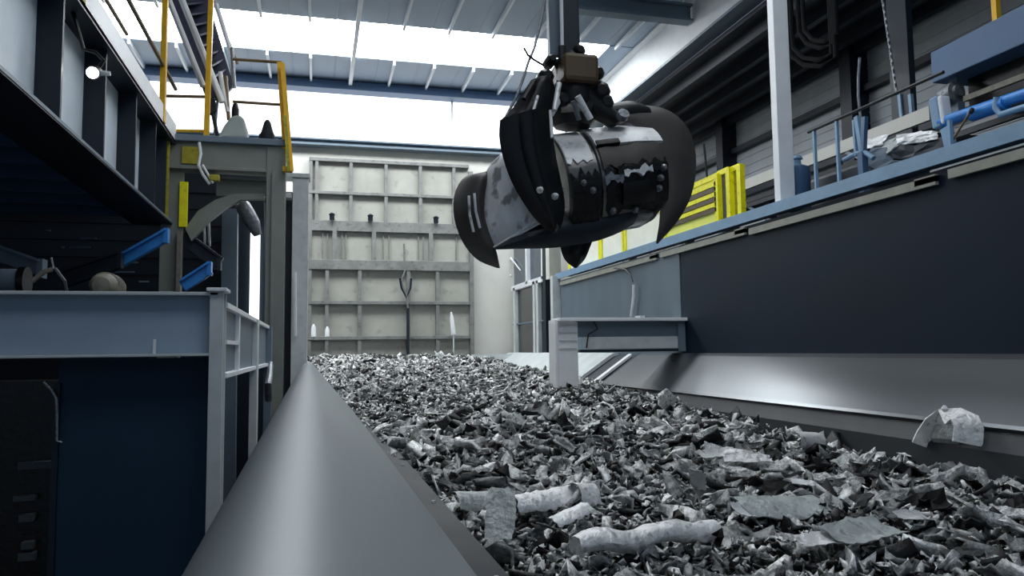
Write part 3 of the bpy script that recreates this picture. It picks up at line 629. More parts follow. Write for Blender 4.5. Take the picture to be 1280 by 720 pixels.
MB().tube([V(h3.x-.22, 6.0, zc), at(681, 0, Y=6), at(676, 28, Y=5.98), at(668, 60, Y=5.95), at(661, 76, Y=5.9), at(652, 104, Y=5.88), at(645, 122, Y=5.86), at(633, 145, Y=5.85)], .012, 8).build('long_hose', 'duct', hs, smooth=True)
MB().tube([at(655, 60, Y=5.9), at(660, 69, Y=5.88), at(668, 75, Y=5.88), at(680, 82, Y=5.9)], .010, 8).build('short_hose', 'hose', hs, smooth=True)
# ================================================================== LEFT: PLATE GIRDER AND PLATFORM
pg = thing('plate_girder', 'deep grey-blue plate girder with stiffeners coloured dark for shade along the upper left', 'girder', (-2.3, 8, 1.9))
MB().box(-2.34, -2.3, 2, 12, 1.95, 3.12).build('web', 'girder', pg)
MB().box(-2.62, -2.05, 2, 12, 3.10, 3.16).build('top_flange', 'girderdk', pg)
MB().box(-2.09, -2.05, 2, 12, 3.12, 3.40).build('toe_board', 'white', pg)
MB().box(-2.62, -2.07, 2, 12.1, 1.90, 1.94).build('bottom_flange', 'girderdk', pg)
MB().box(-2.072, -2.064, 2, 12.1, 1.915, 1.945).build('flange_edge', 'beamgrey', pg)
for y in (4.3, 5.65, 7.0, 8.35, 9.7, 10.85, 11.6):
    MB().box(-2.3, -2.1, y-.02, y+.02, 1.94, 3.10).build('stiffener', 'girderdk', pg)  # navy colour stands in for shade on faces turned from the light
MB().box(-2.3, -2.1, 11.8, 11.84, 1.94, 3.1).build('end_stiffener', 'ydirty', pg)
dk = thing('deck_underside', 'dark navy underside of the raised deck with cross ribs, upper left', 'deck', (-4, 8, 1.9))
MB().box(-9, -2.6, 2, 12.1, 2.1, 2.16).build('deck_plate', 'deckun', dk)
for y in np.arange(2.6, 12.1, .75): MB().box(-9, -2.6, y-.04, y+.04, 1.94, 2.1).build('cross_rib', 'deckun', dk)
for px, py, L in ((100, 309, 26), (78, 309, 4), (60, 288, 6), (110, 298, 20), (160, 328, 24), (155, 340, 26), (180, 352, 12)):
    p = at(px-L/2, py, Y=11.6); q = at(px+L/2, py, Y=11.6); MB().bar(p, q, .03, .02).build('edge_angle', 'beamgrey', dk)
# lamp on the girder
lp = thing('work_lamp', 'lit round work lamp clamped under the girder flange at upper left', 'lamp', at(112, 85, Y=7.4))
lc = at(116, 91, Y=7.3)
LH = MB().lathe(lc+V(0, .16, .08), lc, [(0, .03), (.2, .045), (.8, .055), (1, .062), (1, .045)], 16).build('housing', 'black', lp, smooth=True)
MB().lathe(lc+V(0, 0, 0), lc+V(0, -.035, -.012), [(0, .048), (.5, .048), (1, .02)], 16).build('lens', 'lamp', LH, smooth=True)
MB().tube([lc+V(0, .12, .06), lc+V(.05, .14, .17), lc+V(-.02, .14, .24), lc+V(-.12, .14, .26), V(-2.16, lc.y+.14, 3.1)], .018, 8).build('bracket', 'black', lp, smooth=True)
MB().lathe(lc+V(.03, .05, .02), lc+V(.13, .05, .02), [(0, .03), (1, .02)], 8).build('clamp_screw', 'grey', lp)
# portal frame
PY = 12.0
pf = thing('portal_frame', 'olive-grey steel portal frame under the platform, left of the gate post', 'frame', (-1.2, PY, FL))
def P(x, y, Y=PY): return at(x, y, Y=Y)
zt_, zb_ = P(300, 181).z, P(300, 213).z
xl, xr = P(204, 190).x, P(357, 190).x; lx = P(332, 300).x
MB().box(xl, xr, PY-.08, PY+.3, zt_-.0, zt_+.10).build('deck_edge', 'beamgrey', pf, bevel=.01)
MB().box(xl, xr, PY, PY+.05, zb_, zt_).build('top_beam_web', 'green', pf)
MB().box(xl, lx, PY-.1, PY+.2, zb_-.03, zb_+.02).build('top_beam_flange', 'green', pf, bevel=.005)
zf = P(300, 240).z
MB().box(P(268, 220).x, lx, PY+.25, PY+.3, P(300, 241).z, P(300, 222).z).build('second_beam', 'green', pf)
MB().box(P(268, 220).x, lx, PY+.15, PY+.4, P(300, 222).z, P(300, 219).z).build('second_beam_flange', 'green', pf)
MB().box(lx, xr, PY-.02, PY+.02, FL, zt_).build('leg', 'green', pf, bevel=.005)
MB().box(P(339, 300).x, P(342, 300).x, PY-.06, PY-.02, FL, zb_).build('leg_rib', 'green', pf)
MB().box(xr-.03, xr, PY, PY+.35, FL, zt_).build('leg_flange', 'girderdk', pf)
hz = [P(230, 284), P(246, 262), P(268, 248), P(292, 240), P(330, 240), P(330, 247), P(300, 248), P(282, 258), P(258, 277), P(238, 300)]
MB().prism([(p.x, p.z) for p in hz], PY+.1, PY+.22).build('haunch', 'green', pf)
MB().box(P(200, 300).x, P(228, 300).x, PY+.0, PY+.05, FL, zb_).build('left_leg', 'green', pf)
MB().box(P(223, 300).x, P(228, 300).x, PY-.12, PY, FL, P(226, 290).z).build('left_leg_flange', 'warm', pf)
MB().box(P(228, 190).x, P(251, 190).x, PY-.03, PY-.0, P(240, 205).z, P(240, 184).z).build('yellow_patch', 'ydirty', pf)
MB().box(P(225, 250).x, P(235, 250).x, PY-.05, PY-.0, P(230, 284).z, P(230, 228).z).build('yellow_patch', 'ylime', pf)
MB().box(P(203, 250).x, P(211, 250).x, PY-.1, PY-.05, P(206, 270).z, P(206, 200).z).build('yellow_patch', 'ydirty', pf)
# braces below
for a, b, w, m, lab, Y in (((128, 340), (208, 295), .15, 'blue', 'bright blue diagonal brace left of the olive leg', 11), ((228, 358), (262, 336), .17, 'blue', 'short bright blue brace right of the olive leg', 11.6), ((228, 296), (274, 330), .22, 'girderdk', 'dark sloping brace falling right from the olive leg', 12.3), ((0, 318), (52, 336), .16, 'beamgrey', 'grey pipe-like brace at the far left edge above the beam', 9), ((80, 350), (150, 326), .2, 'girderdk', 'dark navy brace end meeting the bright blue brace', 10.8)):
    p, q = at(*a, Y=Y), at(*b, Y=Y)
    if a[0] in (152, 228) and m == 'blue': q2 = q
    t = thing('diagonal_brace', lab, 'brace', p); MB().bar(p, q, .12, w).build('bar', m, t, bevel=.01)
    MB().bar(p+V(0, -.07, w/2), q+V(0, -.07, w/2), .1, .03).build('upper_flange', m, t)
    MB().box(q.x-.03, q.x+.03, Y-.08, Y+.08, q.z-.1, q.z+.1).build('end_plate', m, t)
t = thing('duct_section', 'blue-grey duct block at the left edge just above the beam', 'duct', at(0, 366, Y=8))
p, q = at(-60, 352, Y=8), at(30, 352, Y=8)
MB().tube([p, q], .12, 20).build('duct_body', 'beamgrey', t, smooth=True); MB().tube([q+V(-.03, 0, 0), q+V(.03, 0, 0)], .14, 20).build('flange', 'black', t, smooth=True)
t = thing('rounded_motor', 'pale rounded motor housing showing above the front beam', 'motor', at(130, 366, Y=6.6))
p = at(131, 358, Y=6.6); MB().lathe(p+V(0, -.12, 0), p+V(0, .25, 0), [(0, .02), (.03, .065), (.15, .095), (.3, .105), (.95, .105), (1, .05)], 20).build('housing', 'warm', t, smooth=True)
for k in range(4): MB().tube([p+V(.108*math.cos(a), .0+.05*k, .108*math.sin(a)) for a in np.linspace(0, math.pi, 10)], .008, 6).build('cooling_fin', 'warm', t)
MB().box(p.x-.08, p.x+.08, 6.5, 6.8, .30, p.z-.08).build('foot', 'girderdk', t)
t = thing('valve_linkage', 'small pale linkage with a raised stem behind the front beam', 'linkage', at(63, 366, Y=6.8))
MB().tube([at(40, 352, Y=6.8), at(55, 340, Y=6.8), at(68, 336, Y=6.8)], .02, 8).build('arm', 'warm', t, smooth=True)
MB().tube([at(64, 322, Y=6.8), at(67, 336, Y=6.8)], .008, 6).build('stem', 'duct', t); MB().tube([at(68, 336, Y=6.8), at(80, 352, Y=6.8), at(84, 372, Y=6.8)], .02, 8).build('rear_arm', 'girderdk', t)
# front I-beam and its column
FY = 6.0
fb = thing('front_beam', 'grey-blue I-beam crossing the left side at eye level', 'beam', (-1.8, FY, 0))
MB().box(-4, -.74, FY+.06, FY+.1, -.0, .44).build('web', 'beamfront', fb)
MB().box(-4, -.70, FY-.04, FY+.2, .425, .45).build('top_flange', 'grey', fb, bevel=.004)
MB().box(-4, -.76, FY-.04, FY+.2, -.02, .0).build('bottom_flange', 'grey', fb, bevel=.004)
c1 = at(193, 424, Y=FY); MB().lathe((c1.x, FY+.0, -.0), (c1.x, FY+.0, c1.z+.0), [(0, .012), (1, .012)], 8).build('threaded_stud', 'white', fb)
cl = thing('support_column', 'narrow pale grey steel column carrying the end of the front beam', 'column', (-.71, FY, FL))
MB().box(-.76, -.665, FY-.04, FY-.02, FL, .47).build('front_flange', 'grey', cl, bevel=.003)
MB().box(-.72, -.705, FY-.02, FY+.14, FL, .45).build('web', 'grey', cl)
MB().box(-.76, -.665, FY+.14, FY+.16, FL, .45).build('rear_flange', 'grey', cl)
MB().box(-.78, -.64, FY-.08, FY+.18, .455, .48).build('cap_plate', 'white', cl, bevel=.004)
MB().box(-.775, -.6, FY-.1, FY+.2, FL, FL+.03).build('base_plate', 'grey', cl)
sfm = thing('side_frame', 'pale grey side frame running back from the front column', 'frame', (-.7, 8, FL))
S = lambda x, y: at(x, y, X=-.68)
y1 = S(318, 440).y; y2 = S(335, 440).y
MB().box(-.72, -.65, FY+.15, y2, .34, .385).build('top_rail', 'white', sfm, bevel=.004)
MB().box(-.72, -.65, FY+.15, y2, -.19, -.15).build('bottom_rail', 'white', sfm, bevel=.004)
MB().box(-.71, -.695, FY+.15, y2, -.15, .34).build('panel', 'beamgrey', sfm)
MB().box(-.72, -.64, y1-.12, y1+.12, FL, .38).build('post', 'grey', sfm)
MB().box(-.72, -.62, y2-.25, y2, FL, .38).build('post', 'beamgrey', sfm)
MB().box(-.70, -.66, S(297, 400).y-.05, S(297, 400).y+.05, -.15, .34).build('stiffener', 'white', sfm)
MB().box(-.70, -.66, FY+.2, S(297, 400).y, .07, .1).build('mid_rail', 'white', sfm)
MB().tube([S(333, 455)+V(.05, 0, 0), S(331, 470)+V(.06, 0, 0), S(329, 480)+V(.06, 0, 0), S(330, 500)+V(.06, 0, 0)], .045, 8).build('cable_loop', 'duct', sfm)
dp = thing('navy_panel', 'large flat dark navy panel below the front beam', 'panel', (-1.2, 6.3, FL))
xa = at(72, 550, Y=6.25).x
MB().box(xa, -.78, 6.22, 6.26, FL, -.03).build('sheet', 'navyfront', dp)
MB().box(xa-.02, xa+.02, 6.19, 6.22, FL, -.2).build('edge_strip', 'girderdk', dp)
cbn = thing('dark_cabinet', 'dark control cabinet with small dim plates at the lower left corner', 'cabinet', (-1.9, 6.5, FL))
p, q = at(-40, 600, Y=6.7), at(70, 600, Y=6.7)
MB().box(p.x, q.x, 6.7, 7.1, FL, -.2).build('body', 'black', cbn)
for a, b in (((26, 577), (68, 584)), ((20, 619), (46, 624)), ((27, 642), (44, 650)), ((30, 676), (44, 684)), ((26, 690), (46, 698))):
    u0, u1 = at(*a, Y=6.68), at(*b, Y=6.68); MB().box(u0.x, u1.x, 6.62, 6.7, u1.z, u0.z).build('name_plate', 'dimplate', cbn)
t = thing('bent_conduit', 'thin bent conduit on the left edge of the navy panel', 'pipe', at(70, 555, Y=6.15))
MB().tube([at(54, 478, Y=6.15), at(64, 488, Y=6.15), at(70, 498, Y=6.15), at(71, 515, Y=6.15), at(71, 551, Y=6.15), at(78, 553, Y=6.15)], .011, 8).build('pipe', 'duct', t, smooth=True)
# glowing daylight slit with foil elbow inside the portal, grey uprights
a_, b_ = at(313, 300, Y=13.9), at(325, 300, Y=13.9)
struct(MB().box(a_.x, b_.x, 13.9, 13.95, at(318, 430, Y=13.9).z, at(318, 284, Y=13.9).z).build('window_5', 'glaze'), 'narrow bright slit of daylight behind the portal frame')
t = thing('foil_duct', 'crinkled silver duct elbow above the daylight slit', 'duct', at(310, 290, Y=12.8))
MB().tube([at(296, 250, Y=13), at(304, 258, Y=12.9), at(309, 268, Y=12.85), at(316, 280, Y=12.8), at(322, 294, Y=12.8)], [.05, .12, .13, .12, .06], 14).build('elbow', 'duct', t, smooth=True)
t = thing('grey_upright', 'dull grey upright box section left of the daylight slit', 'post', at(290, 500, Y=13.3))
MB().bar(at(288, 262, Y=13.3), at(285, 650, Y=13.3)+V(0, 0, -1), .24, .2, (0, 1, 0)).build('box_section', 'beamgrey', t)
t = thing('curved_hopper_side', 'dark curved hopper side behind the portal haunch', 'hopper', at(300, 400, Y=14))
MB().prism([(at(x, y, Y=14).x, at(x, y, Y=14).z) for x, y in ((278, 300), (285, 262), (300, 246), (330, 250), (334, 640), (278, 640))], 14, 14.4).build('side_plate', 'girderdk', t)
t = thing('twin_conduit', 'pair of thin pale vertical conduits behind the haunch', 'pipe', at(257, 310, Y=13.5))
for x in (255, 261): MB().tube([at(x, 276, Y=13.5), at(x+1, 308, Y=13.5)], .022, 8).build('conduit', 'white', t)
# yellow guardrail and details on the platform
gr = thing('yellow_guardrail', 'yellow guardrail along the girder edge, two posts and brown rails', 'railing', (-2.07, 11, 3.16))
def ypost(px, pya, pyb, w=.09, X=-2.07):
    b = at(px, pyb, X=X); return b
b1 = at(203, 145, X=-2.07)
MB().bar(V(-2.07, b1.y, 3.16), V(-2.07, b1.y, 5.4), .11, .07, (1, 0, 0)).build('post', 'yellow', gr)
b0 = V(-2.07, 7.35, 3.16); MB().bar(b0, b0+V(0, 0, 2), .09, .05, (1, 0, 0)).build('post', 'ydirty', gr)
MB().tube([V(-2.07, 5, 3.98), V(-2.07, 12, 3.95)], .028, 8).build('handrail', 'brass', gr, smooth=True)
MB().tube([V(-2.07, 5, 3.55), V(-2.07, 9, 3.55)], .022, 8).build('mid_rail', 'brass', gr, smooth=True)
gr2 = thing('yellow_guardrail', 'yellow guardrail across the platform front beside the stairs', 'railing', (-1.5, 12.0, 3.1))
zp = zt_+.1
xq = P(258, 172, 12.05).x
MB().bar(V(xq, 12.05, zp-.0), V(xq+.03, 12.05, 5.6), .11, .07, (1, 0, 0)).build('post', 'yellow', gr2)
for y in (120, 163): MB().tube([P(208, y, 12.08), P(256, y+1, 12.08)], .025, 8).build('rail', 'brass' if y == 120 else 'yellow', gr2, smooth=True)
gr3 = thing('yellow_guardrail', 'yellow end guardrail and leaning posts at the right end of the platform', 'railing', (-.6, 12, 3.1))
for y in (76, 129): MB().tube([P(291, y-2, 12.05), P(352, y+2, 12.05)], .024, 8).build('rail', 'brass', gr3, smooth=True)
MB().bar(P(350, 78, 12.0), P(357, 186, 12.0), .09, .06, (0, 1, 0)).build('post', 'yellow', gr3)
MB().bar(P(353, 80, 11.9), P(364, 214, 11.9), .07, .05, (0, 1, 0)).build('outer_post', 'yellow', gr3)
MB().bar(P(356, 145, 11.85), P(361, 214, 11.85), .05, .05, (0, 1, 0)).build('outer_post', 'ydirty', gr3)
MB().box(P(354, 186).x, P(366, 186).x, 11.88, 12.0, P(360, 216).z, P(360, 210).z).build('foot_plate', 'yellow', gr3)
# stairs
st = thing('steep_staircase', 'steep dark staircase with white handrails rising left from the platform', 'staircase', P(285, 170, 12.6))
def dl(a, b, Y, r, m, nm):
    a_, b_ = at(*a, Y=Y), at(*b, Y=Y); MB().tube([a_, b_], r, 8).build(nm, m, st, smooth=True)
dl((203, -20), (254, 108), 12.25, .045, 'white', 'handrail'); dl((222, -14), (278, 128), 12.3, .05, 'white', 'handrail'); dl((240, -10), (282, 84), 13.1, .04, 'white', 'handrail')
dl((262, -10), (297, 80), 13.2, .025, 'brass', 'rear_rail'); dl((270, 5), (290, 70), 13.1, .04, 'white', 'rear_rail')
for (a, b, Y) in (((214, -20), (268, 125), 12.5), ((244, -20), (284, 110), 13.0)):
    MB().bar(at(*a, Y=Y), at(*b, Y=Y), .06, .22, (1, 0, .4)).build('stringer', 'purple', st)
for k in range(12):
    f = k/11; a_ = at(214+54*f, -20+145*f, Y=12.5); b_ = at(244+40*f, -20+130*f, Y=13.0); MB().bar(a_, b_, .18, .03).build('tread', 'purple', st)
MB().prism([(at(x, y, Y=13.05).x, at(x, y, Y=13.05).z) for x, y in ((260, 22), (266, 18), (286, 88), (284, 108), (280, 104))], 13.05, 13.08).build('side_sheet', 'white', st)
MB().prism([(at(x, y, Y=12.9).x, at(x, y, Y=12.9).z) for x, y in ((225, 0), (262, 0), (284, 110), (262, 110))], 12.9, 12.93).build('back_sheet', 'purple', st)
for a, b, r, m in (((262, 120), (272, 172), .03, 'dkcloth'), ((275, 90), (285, 140), .035, 'pipe'), ((282, 95), (286, 150), .03, 'brass'), ((272, 125), (268, 170), .02, 'beamgrey'), ((290, 60), (293, 110), .03, 'duct')):
    dl(a, b, 12.35, r, m, 'bottom_strut')
t = thing('sheeted_housing', 'pale grey sheeted hump on the platform beside the stairs', 'housing', P(285, 172, 12.3))
pr_ = [(P(x, y, 12.2).x, P(x, y, 12.2).z) for x, y in ((272, 174), (280, 158), (289, 146), (300, 144), (306, 150), (310, 174))]
MB().prism(pr_, 12.15, 12.8).build('cover', 'cloth', t, bevel=.04)
t = thing('dark_jacket_cover', 'small dark navy cover hanging behind the yellow post', 'cover', P(264, 150, 12.3))
MB().prism([(P(x, y, 12.3).x, P(x, y, 12.3).z) for x, y in ((259, 120), (268, 121), (271, 138), (266, 143), (259, 141))], 12.3, 12.42).build('cover', 'dkcloth', t, bevel=.02)
t = thing('dark_motor_head', 'small dark domed motor on the platform edge left of the end guardrail', 'motor', P(333, 172, 12.2))
p = P(334, 171, 12.15)
MB().lathe((p.x, 12.15, zp-.02), (p.x, 12.15, P(334, 150, 12.15).z), [(0, .11), (.35, .115), (.5, .09), (.7, .07), (.9, .05), (1, .02)], 16).build('dome', 'dkcloth', t, smooth=True)
MB().box(p.x-.12, p.x-.02, 12.08, 12.25, zp-.02, zp+.12).build('side_box', 'dkcloth', t, bevel=.02)
t = thing('small_dark_post', 'short dark stub behind the grey sheeted hump', 'post', P(294, 140, 12.9)); q = P(294, 148, 12.9)
MB().lathe((q.x, 12.9, zp), (q.x, 12.9, P(294, 130, 12.9).z), [(0, .06), (.9, .06), (1, .04)], 10).build('stub', 'black', t)
t = thing('dangling_hose', 'white and yellow hose with a valve hanging under the platform beam', 'hose', P(262, 215, 11.8))
MB().tube([P(249, 178, 11.8), P(251, 192, 11.8), P(248, 206, 11.8), P(253, 217, 11.8), P(262, 230, 11.8)], .022, 8).build('hose', 'white', t, smooth=True)
MB().tube([P(253, 206, 11.78), P(260, 218, 11.78), P(266, 229, 11.78)], .018, 8).build('second_hose', 'pipe', t, smooth=True)
q = P(270, 224, 11.8); MB().box(q.x-.09, q.x+.05, 11.75, 11.87, q.z-.03, q.z+.06).build('valve', 'ydirty', t, bevel=.01)
t = thing('yellow_bracket', 'yellow bracket sticking up at the girder top near the upper left', 'bracket', V(-2.1, 7.6, 3.2))
MB().box(-2.16, -2.1, 7.55, 7.7, 3.16, 3.5).build('plate', 'ydirty', t)
# ================================================================== RIGHT: GALLERY
c = thing('white_column', 'white square steel column rising from the right wall top', 'column', (5.85, 8.6, 1.8))
ca, cb_ = at(967, 256, X=5.75), at(986, 252, X=5.95)
MB().box(5.75, 5.97, 8.45, 8.58, 1.8, 7.5).build('shaft', 'white', c, bevel=.008); MB().box(5.7, 6.0, 8.4, 8.63, 1.80, 1.83).build('base_plate', 'white', c)
# yellow cage
yc = thing('yellow_cage', 'bright yellow slatted guard cage on the right wall behind the grapple', 'cage', (6, 11, 1.8))
Yc = 10.2
q = lambda x, y: at(x, y, X=5.85)
def ypanel(pxa, pxb, zlo, zhi, X, parts, m='cream', slats=0, open_=False):
    ya_, yb_ = at(pxa, 300, X=X).y, at(pxb, 300, X=X).y
    if ya_ > yb_: ya_, yb_ = yb_, ya_
    MB().box(X, X+.03, ya_, yb_, zlo, zhi).build('infill', m, parts)
    for y in (ya_, yb_): MB().box(X-.03, X+.05, y-.05, y+.05, zlo-.05, zhi+.03).build('frame_post', 'ylime', parts)
    MB().box(X-.02, X+.04, ya_, yb_, zhi-.03, zhi+.05).build('top_rail', 'ylime', parts)
    for k in range(slats):
        z = zhi-.1-(zhi-zlo)*.62*k/max(1, slats); MB().box(X-.03, X, ya_, yb_, z-.045, z+.02).build('slat', 'ylime' if k % 2 == 0 else 'brown', parts)
ypanel(832, 899, 1.85, 2.62, 5.95, yc, 'palelime', 6)
ypanel(901, 914, 1.85, 2.66, 6.0, yc, 'mesh')
ypanel(918, 928, 1.85, 2.66, 6.05, yc, 'ydirty')
yf = thing('yellow_guard_panels', 'row of cream panels with yellow posts on the wall top under the grapple', 'fence', (6, 14, 1.8))
for a, b in ((712, 750), (752, 780), (782, 829)): ypanel(a, b, 1.8, 2.45, 5.95, yf, 'cream')
MB().tube([at(880, 180, X=6.3), at(885, 235, X=6.3)], .02, 6).build('stay', 'hose', yf)
# gallery rail
gl = thing('gallery_railing', 'light blue gallery railing standing on the right wall cap', 'railing', (6.1, 7.5, 1.8))
GX = 5.8
for a, b in (((1017, 163), 0), ((1045, 150), 0), ((1186, 150), 1)):
    t0 = at(*a, X=GX); MB().box(GX-.01, GX+.025, t0.y-.015, t0.y+.015, 1.8, t0.z).build('post', 'ltblue', gl)
zh = at(1045, 150, X=GX).z
MB().tube([V(GX, at(1010, 160, X=GX).y, zh), V(GX, at(1180, 100, X=GX).y, zh)], .018, 6).build('handrail', 'hose', gl)
# second conveyor
cv = thing('upper_conveyor', 'raised conveyor with a pale side beam behind the gallery railing', 'conveyor', (7.8, 10, 1.5))
MB().box(7.5, 7.56, 7.8, 20, 2.84, 3.02).build('side_beam', 'clad', cv)
MB().box(7.56, 8.6, 7.8, 20, 2.6, 2.68).build('belt', 'rubber', cv)
for z, m in ((2.5, 'girderdk'), (2.25, 'beamgrey'), (2.05, 'beamgrey')): MB().box(7.5, 7.56, 6, 20, z, z+.07).build('lower_rail', m, cv)
for y in np.arange(8, 20, 1.6): MB().bar(V(7.53, y, 2.05), V(7.53, y+1.4, 2.84), .04, .05).build('lattice', 'beamgrey', cv)
for y in np.arange(8.5, 20, 3): MB().box(7.6, 7.75, y, y+.15, FL, 2.6).build('leg', 'girderdk', cv)
fl = MB().box(5.86, 11.4, 1.5, 21.9, 1.4, 1.6).build('gallery_floor', 'girderdk'); struct(fl, 'dark gallery floor behind the right wall')
# yoke and whip pole
yk = thing('blue_yoke', 'light blue forked yoke on the gallery with arms meeting low', 'bracket', at(1078, 200, X=6.2))
q = lambda x, y: at(x, y, X=6.2)
MB().bar(q(1071, 146), q(1078, 190), .06, .05, (1, 0, 0)).build('arm', 'ltblue', yk); MB().bar(q(1081, 146), q(1079, 190), .06, .05, (1, 0, 0)).build('arm', 'midblue', yk)
MB().bar(q(1068, 150), q(1071, 195), .03, .05, (1, 0, 0)).build('arm', 'ltblue', yk)
MB().tube([q(1055, 200), q(1070, 192), q(1080, 190), q(1092, 198)], .03, 8).build('foot_bar', 'ltblue', yk, smooth=True)
MB().bar(q(1078, 190), V(q(1078, 190).x, q(1078, 190).y, 1.6), .08, .08).build('stem', 'midblue', yk)
wp = thing('thin_pole', 'thin pale upright pole above the blue yoke', 'pole', at(1074, 146, X=6.4)); q = lambda x, y: at(x, y, X=6.4)
MB().tube([q(1075, 72), q(1073, 95), q(1073, 120), q(1076, 150)], .016, 8).build('pole', 'duct', wp, smooth=True)
# chain and dark blue upright
up = thing('blue_upright', 'dark blue upright behind the hanging chain at upper right', 'column', at(1135, 160, X=7.9))
q = lambda x, y: at(x, y, X=7.9)
p = q(1128, 165); MB().box(7.9, 8.0, p.y-.18, p.y+.18, 1.6, 6.4).build('shaft', 'girderdk', up)
for x in (1128, 1141): MB().bar(q(x-3, 118), q(x+1, 160), .05, .05, (1, 0, 0)).build('guide', 'ltblue', up)
hc_ = thing('lifting_chain', 'thin pale lifting chain hanging from the upper right roof', 'chain', at(1120, 115, X=7.5))
a_, b_ = at(1099, -30, X=7.5), at(1121, 118, X=7.5)
for k in range(34):
    c0 = a_.lerp(b_, k/34); c1_ = a_.lerp(b_, (k+1.15)/34); MB().bar(c0, c1_, .035 if k % 2 else .015, .015 if k % 2 else .035).build('link', 'duct', hc_)
# hose coil
hh = thing('hose_loops', 'dark hose loops hanging under the aisle roof at upper right', 'hose', at(1020, 80, X=7.2)); q = lambda x, y: at(x, y, X=7.2)
for i, pts in enumerate((((998, 20), (999, 40), (1008, 54), (1025, 60), (1042, 55)), ((990, 40), (992, 60), (1004, 72), (1022, 75), (1040, 68)), ((986, 48), (990, 70), (1004, 81), (1025, 83), (1045, 72)), ((1004, 20), (1006, 38), (1016, 50), (1030, 52), (1046, 44)))):
    MB().tube([V(7.2, q(*pts[0]).y, 6.25)]+[q(*p) for p in pts]+[V(7.2, q(*pts[-1]).y, 6.25)], .035, 8).build('loop', 'darkhose', hh, smooth=True)
# blue box hopper with machinery underneath
bx = thing('blue_chute_box', 'large steel-blue box chute at the upper right corner', 'chute', (7, 6.5, 3))
BX = 6.9; e0 = at(1163, 66, X=BX); e1 = at(1168, 103, X=BX)
g = MB(); yl = e0.y; zlo, zhi = e1.z, e0.z
g.add([V(BX, yl, zlo), V(BX, 2, zlo), V(BX, 2, zhi+.12), V(BX, yl, zhi), V(8.3, yl, zlo), V(8.3, 2, zlo), V(8.3, 2, zhi+.12), V(8.3, yl, zhi)], [(0, 1, 2, 3), (4, 7, 6, 5), (0, 4, 5, 1), (3, 2, 6, 7), (0, 3, 7, 4), (1, 5, 6, 2)]).build('box', 'midblue', bx, bevel=.01)
for y in (6.3, 4.6): MB().box(BX+.1, BX+.16, y, y+.06, zhi, zhi+.7).build('guard_post', 'yellow', bx)
MB().tube([V(BX+.13, 6.36, zhi+.33), V(BX+.13, 3, zhi+.45)], .025, 8).build('guard_rail', 'white', bx, smooth=True)
MB().box(BX+.3, 8.1, 2, yl-.2, zlo-.35, zlo).build('under_frame', 'black', bx)
mc = thing('drive_motor', 'grey drive motor under the left end of the blue box', 'motor', at(1192, 130, X=7)); q = lambda x, y: at(x, y, X=7.0)
MB().lathe(q(1180, 122), q(1200, 112), [(0, .05), (.1, .12), (.8, .12), (.85, .07), (1, .07)], 16).build('casing', 'duct', mc, smooth=True)
MB().box(7.0, 7.1, q(1190, 100).y-.06, q(1190, 100).y+.06, q(1190, 150).z, zlo).build('mount', 'beamgrey', mc)
MB().bar(q(1206, 124), q(1300, 88), .05, .06).build('cover_strip', 'warm', mc)
# hydraulic cylinder
hy = thing('hydraulic_cylinder', 'bright blue hydraulic cylinder with clamp at the right edge', 'cylinder', at(1180, 155, X=6.1)); q = lambda x, y: at(x, y, X=6.1)
a_, b_ = q(1176, 153), q(1330, 102)
MB().tube([a_, b_], .055, 20).build('barrel', 'blue', hy, smooth=True)
MB().tube([q(1215, 143), q(1258, 128)], .068, 20).build('sleeve', 'blue', hy, smooth=True)
MB().tube([q(1252, 122)+V(-.05, 0, 0), q(1250, 135)+V(-.05, 0, 0), q(1256, 144)+V(-.05, 0, 0), q(1275, 138)+V(-.05, 0, 0), q(1300, 130)+V(-.05, 0, 0)], .03, 10).build('side_pipe', 'ltblue', hy, smooth=True)
MB().bar(q(1170, 122), q(1176, 160), .12, .1, (1, 0, 0)).build('clamp', 'ltblue', hy, bevel=.02); MB().bar(q(1179, 120), q(1184, 155), .05, .12, (1, 0, 0)).build('clamp', 'white', hy, bevel=.02)
MB().bar(q(1183, 160), q(1192, 198), .09, .07, (1, 0, 0)).build('support_leg', 'ltblue', hy)
lv = thing('lever_rod', 'short brown lever rod crossing under the blue cylinder', 'lever', at(1190, 175, X=6)); MB().tube([at(1190, 176, X=6.0), at(1213, 140, X=6.0)], .012, 8).build('rod', 'brass', lv)
MB().lathe(at(1213, 142, X=6.0), at(1216, 135, X=6.0), [(0, .018), (.5, .026), (1, .015)], 8).build('grip', 'hose', lv)
# blue canister near the column
bc = thing('blue_canister', 'blue ribbed canister standing right of the white column', 'canister', at(998, 250, X=6.1)); p = at(998, 246, X=6.15)
MB().lathe((6.15, p.y, 1.78), (6.15, p.y, at(998, 207, X=6.15).z), [(0, .15), (.1, .16), (.3, .155), (.33, .165), (.6, .155), (.63, .165), (.95, .16), (1, .1)], 20).build('body', 'midblue', bc, smooth=True)
MB().lathe((6.15, p.y, at(998, 208, X=6.15).z), (6.15, p.y, at(998, 194, X=6.15).z), [(0, .06), (.6, .05), (.7, .08), (1, .05)], 14).build('cap', 'ltblue', bc, smooth=True)
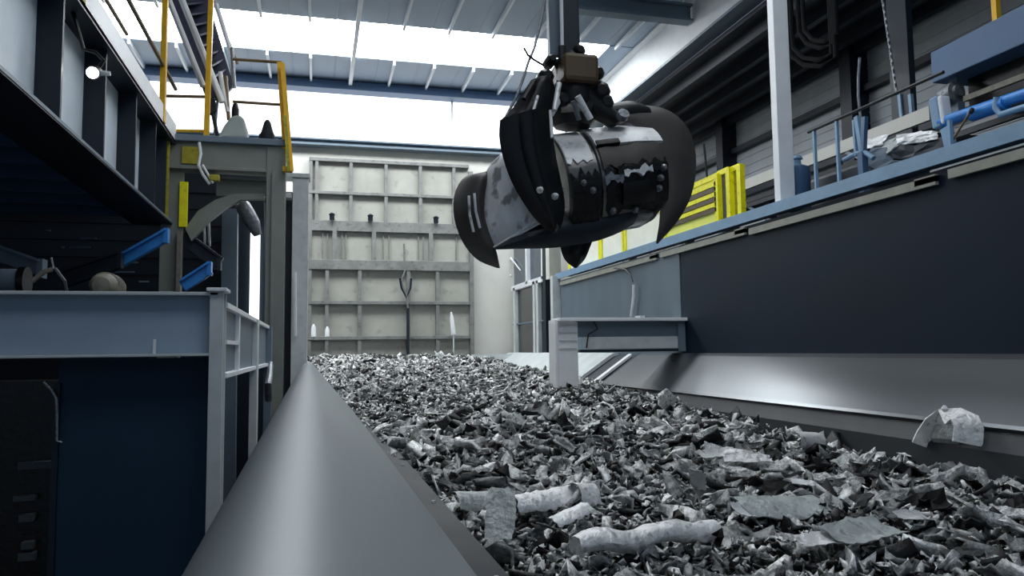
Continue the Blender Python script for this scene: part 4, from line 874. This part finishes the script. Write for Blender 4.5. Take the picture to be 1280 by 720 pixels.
# offcuts on the gallery
rg3 = np.random.default_rng(5)
q = lambda x, y: at(x, y, X=6.6)
offl = ('pale bent offcut lying against the upper conveyor beam', 'grey twisted offcut behind the gallery railing', 'light torn plate tip at the right of the gallery pile', 'dull flat plate under the torn plates on the gallery', 'small pale scrap left end of the gallery pile', 'bluish flat plate low on the gallery pile', 'narrow bright offcut in the middle of the gallery pile', 'dark grey round-edged plate on the gallery')
for i, (px, py, L, W, m) in enumerate(((1090, 178, .4, .2, 'scraplight'), (1112, 182, .4, .2, 'scrapmid'), (1146, 172, .42, .14, 'scraplight'), (1120, 198, .6, .35, 'beamgrey'), (1086, 190, .2, .12, 'scraplight'), (1105, 205, .55, .3, 'midblue'), (1128, 180, .4, .08, 'scraplight'), (1160, 190, .7, .3, 'girderdk'))):
    c0 = q(px, py); tv, tf = template(8, 5, 0, .02, .3, .03, rg3)
    R_ = Matrix.Rotation(-1.1+rg3.normal()*.2, 3, 'Z')@Matrix.Rotation(rg3.normal()*.2, 3, 'Y')@Matrix.Rotation(.9+rg3.normal()*.2, 3, 'X')
    g = MB(); g.add([R_@V(v[0]*L, v[1]*W, v[2]*L)+c0 for v in tv], [tuple(map(int, f)) for f in tf]); tag(g.build('metal_offcut', m), offl[i], 'scrap metal', 'offcuts piled on the gallery')
g = MB(); g.box(6.45, 7.3, 7.6, 9.6, 1.6, 2.25); tag(g.build('gallery_bin', 'girderdk', bevel=.05), 'dark low bin under the offcuts on the gallery', 'bin')
# ------------------------------------------------------------------ light
w = bpy.data.worlds.new('world'); SC.world = w; w.use_nodes = True
w.node_tree.nodes['Background'].inputs[0].default_value = (.42, .54, .72, 1); w.node_tree.nodes['Background'].inputs[1].default_value = .36
SC.view_settings.view_transform = 'Standard'; SC.view_settings.look = 'None'; SC.view_settings.gamma = 1; SC.view_settings.exposure = 0.0; SC.view_settings.use_curve_mapping = False
SC.cycles.use_denoising = True; SC.cycles.max_bounces = 6; SC.cycles.sample_clamp_indirect = 4
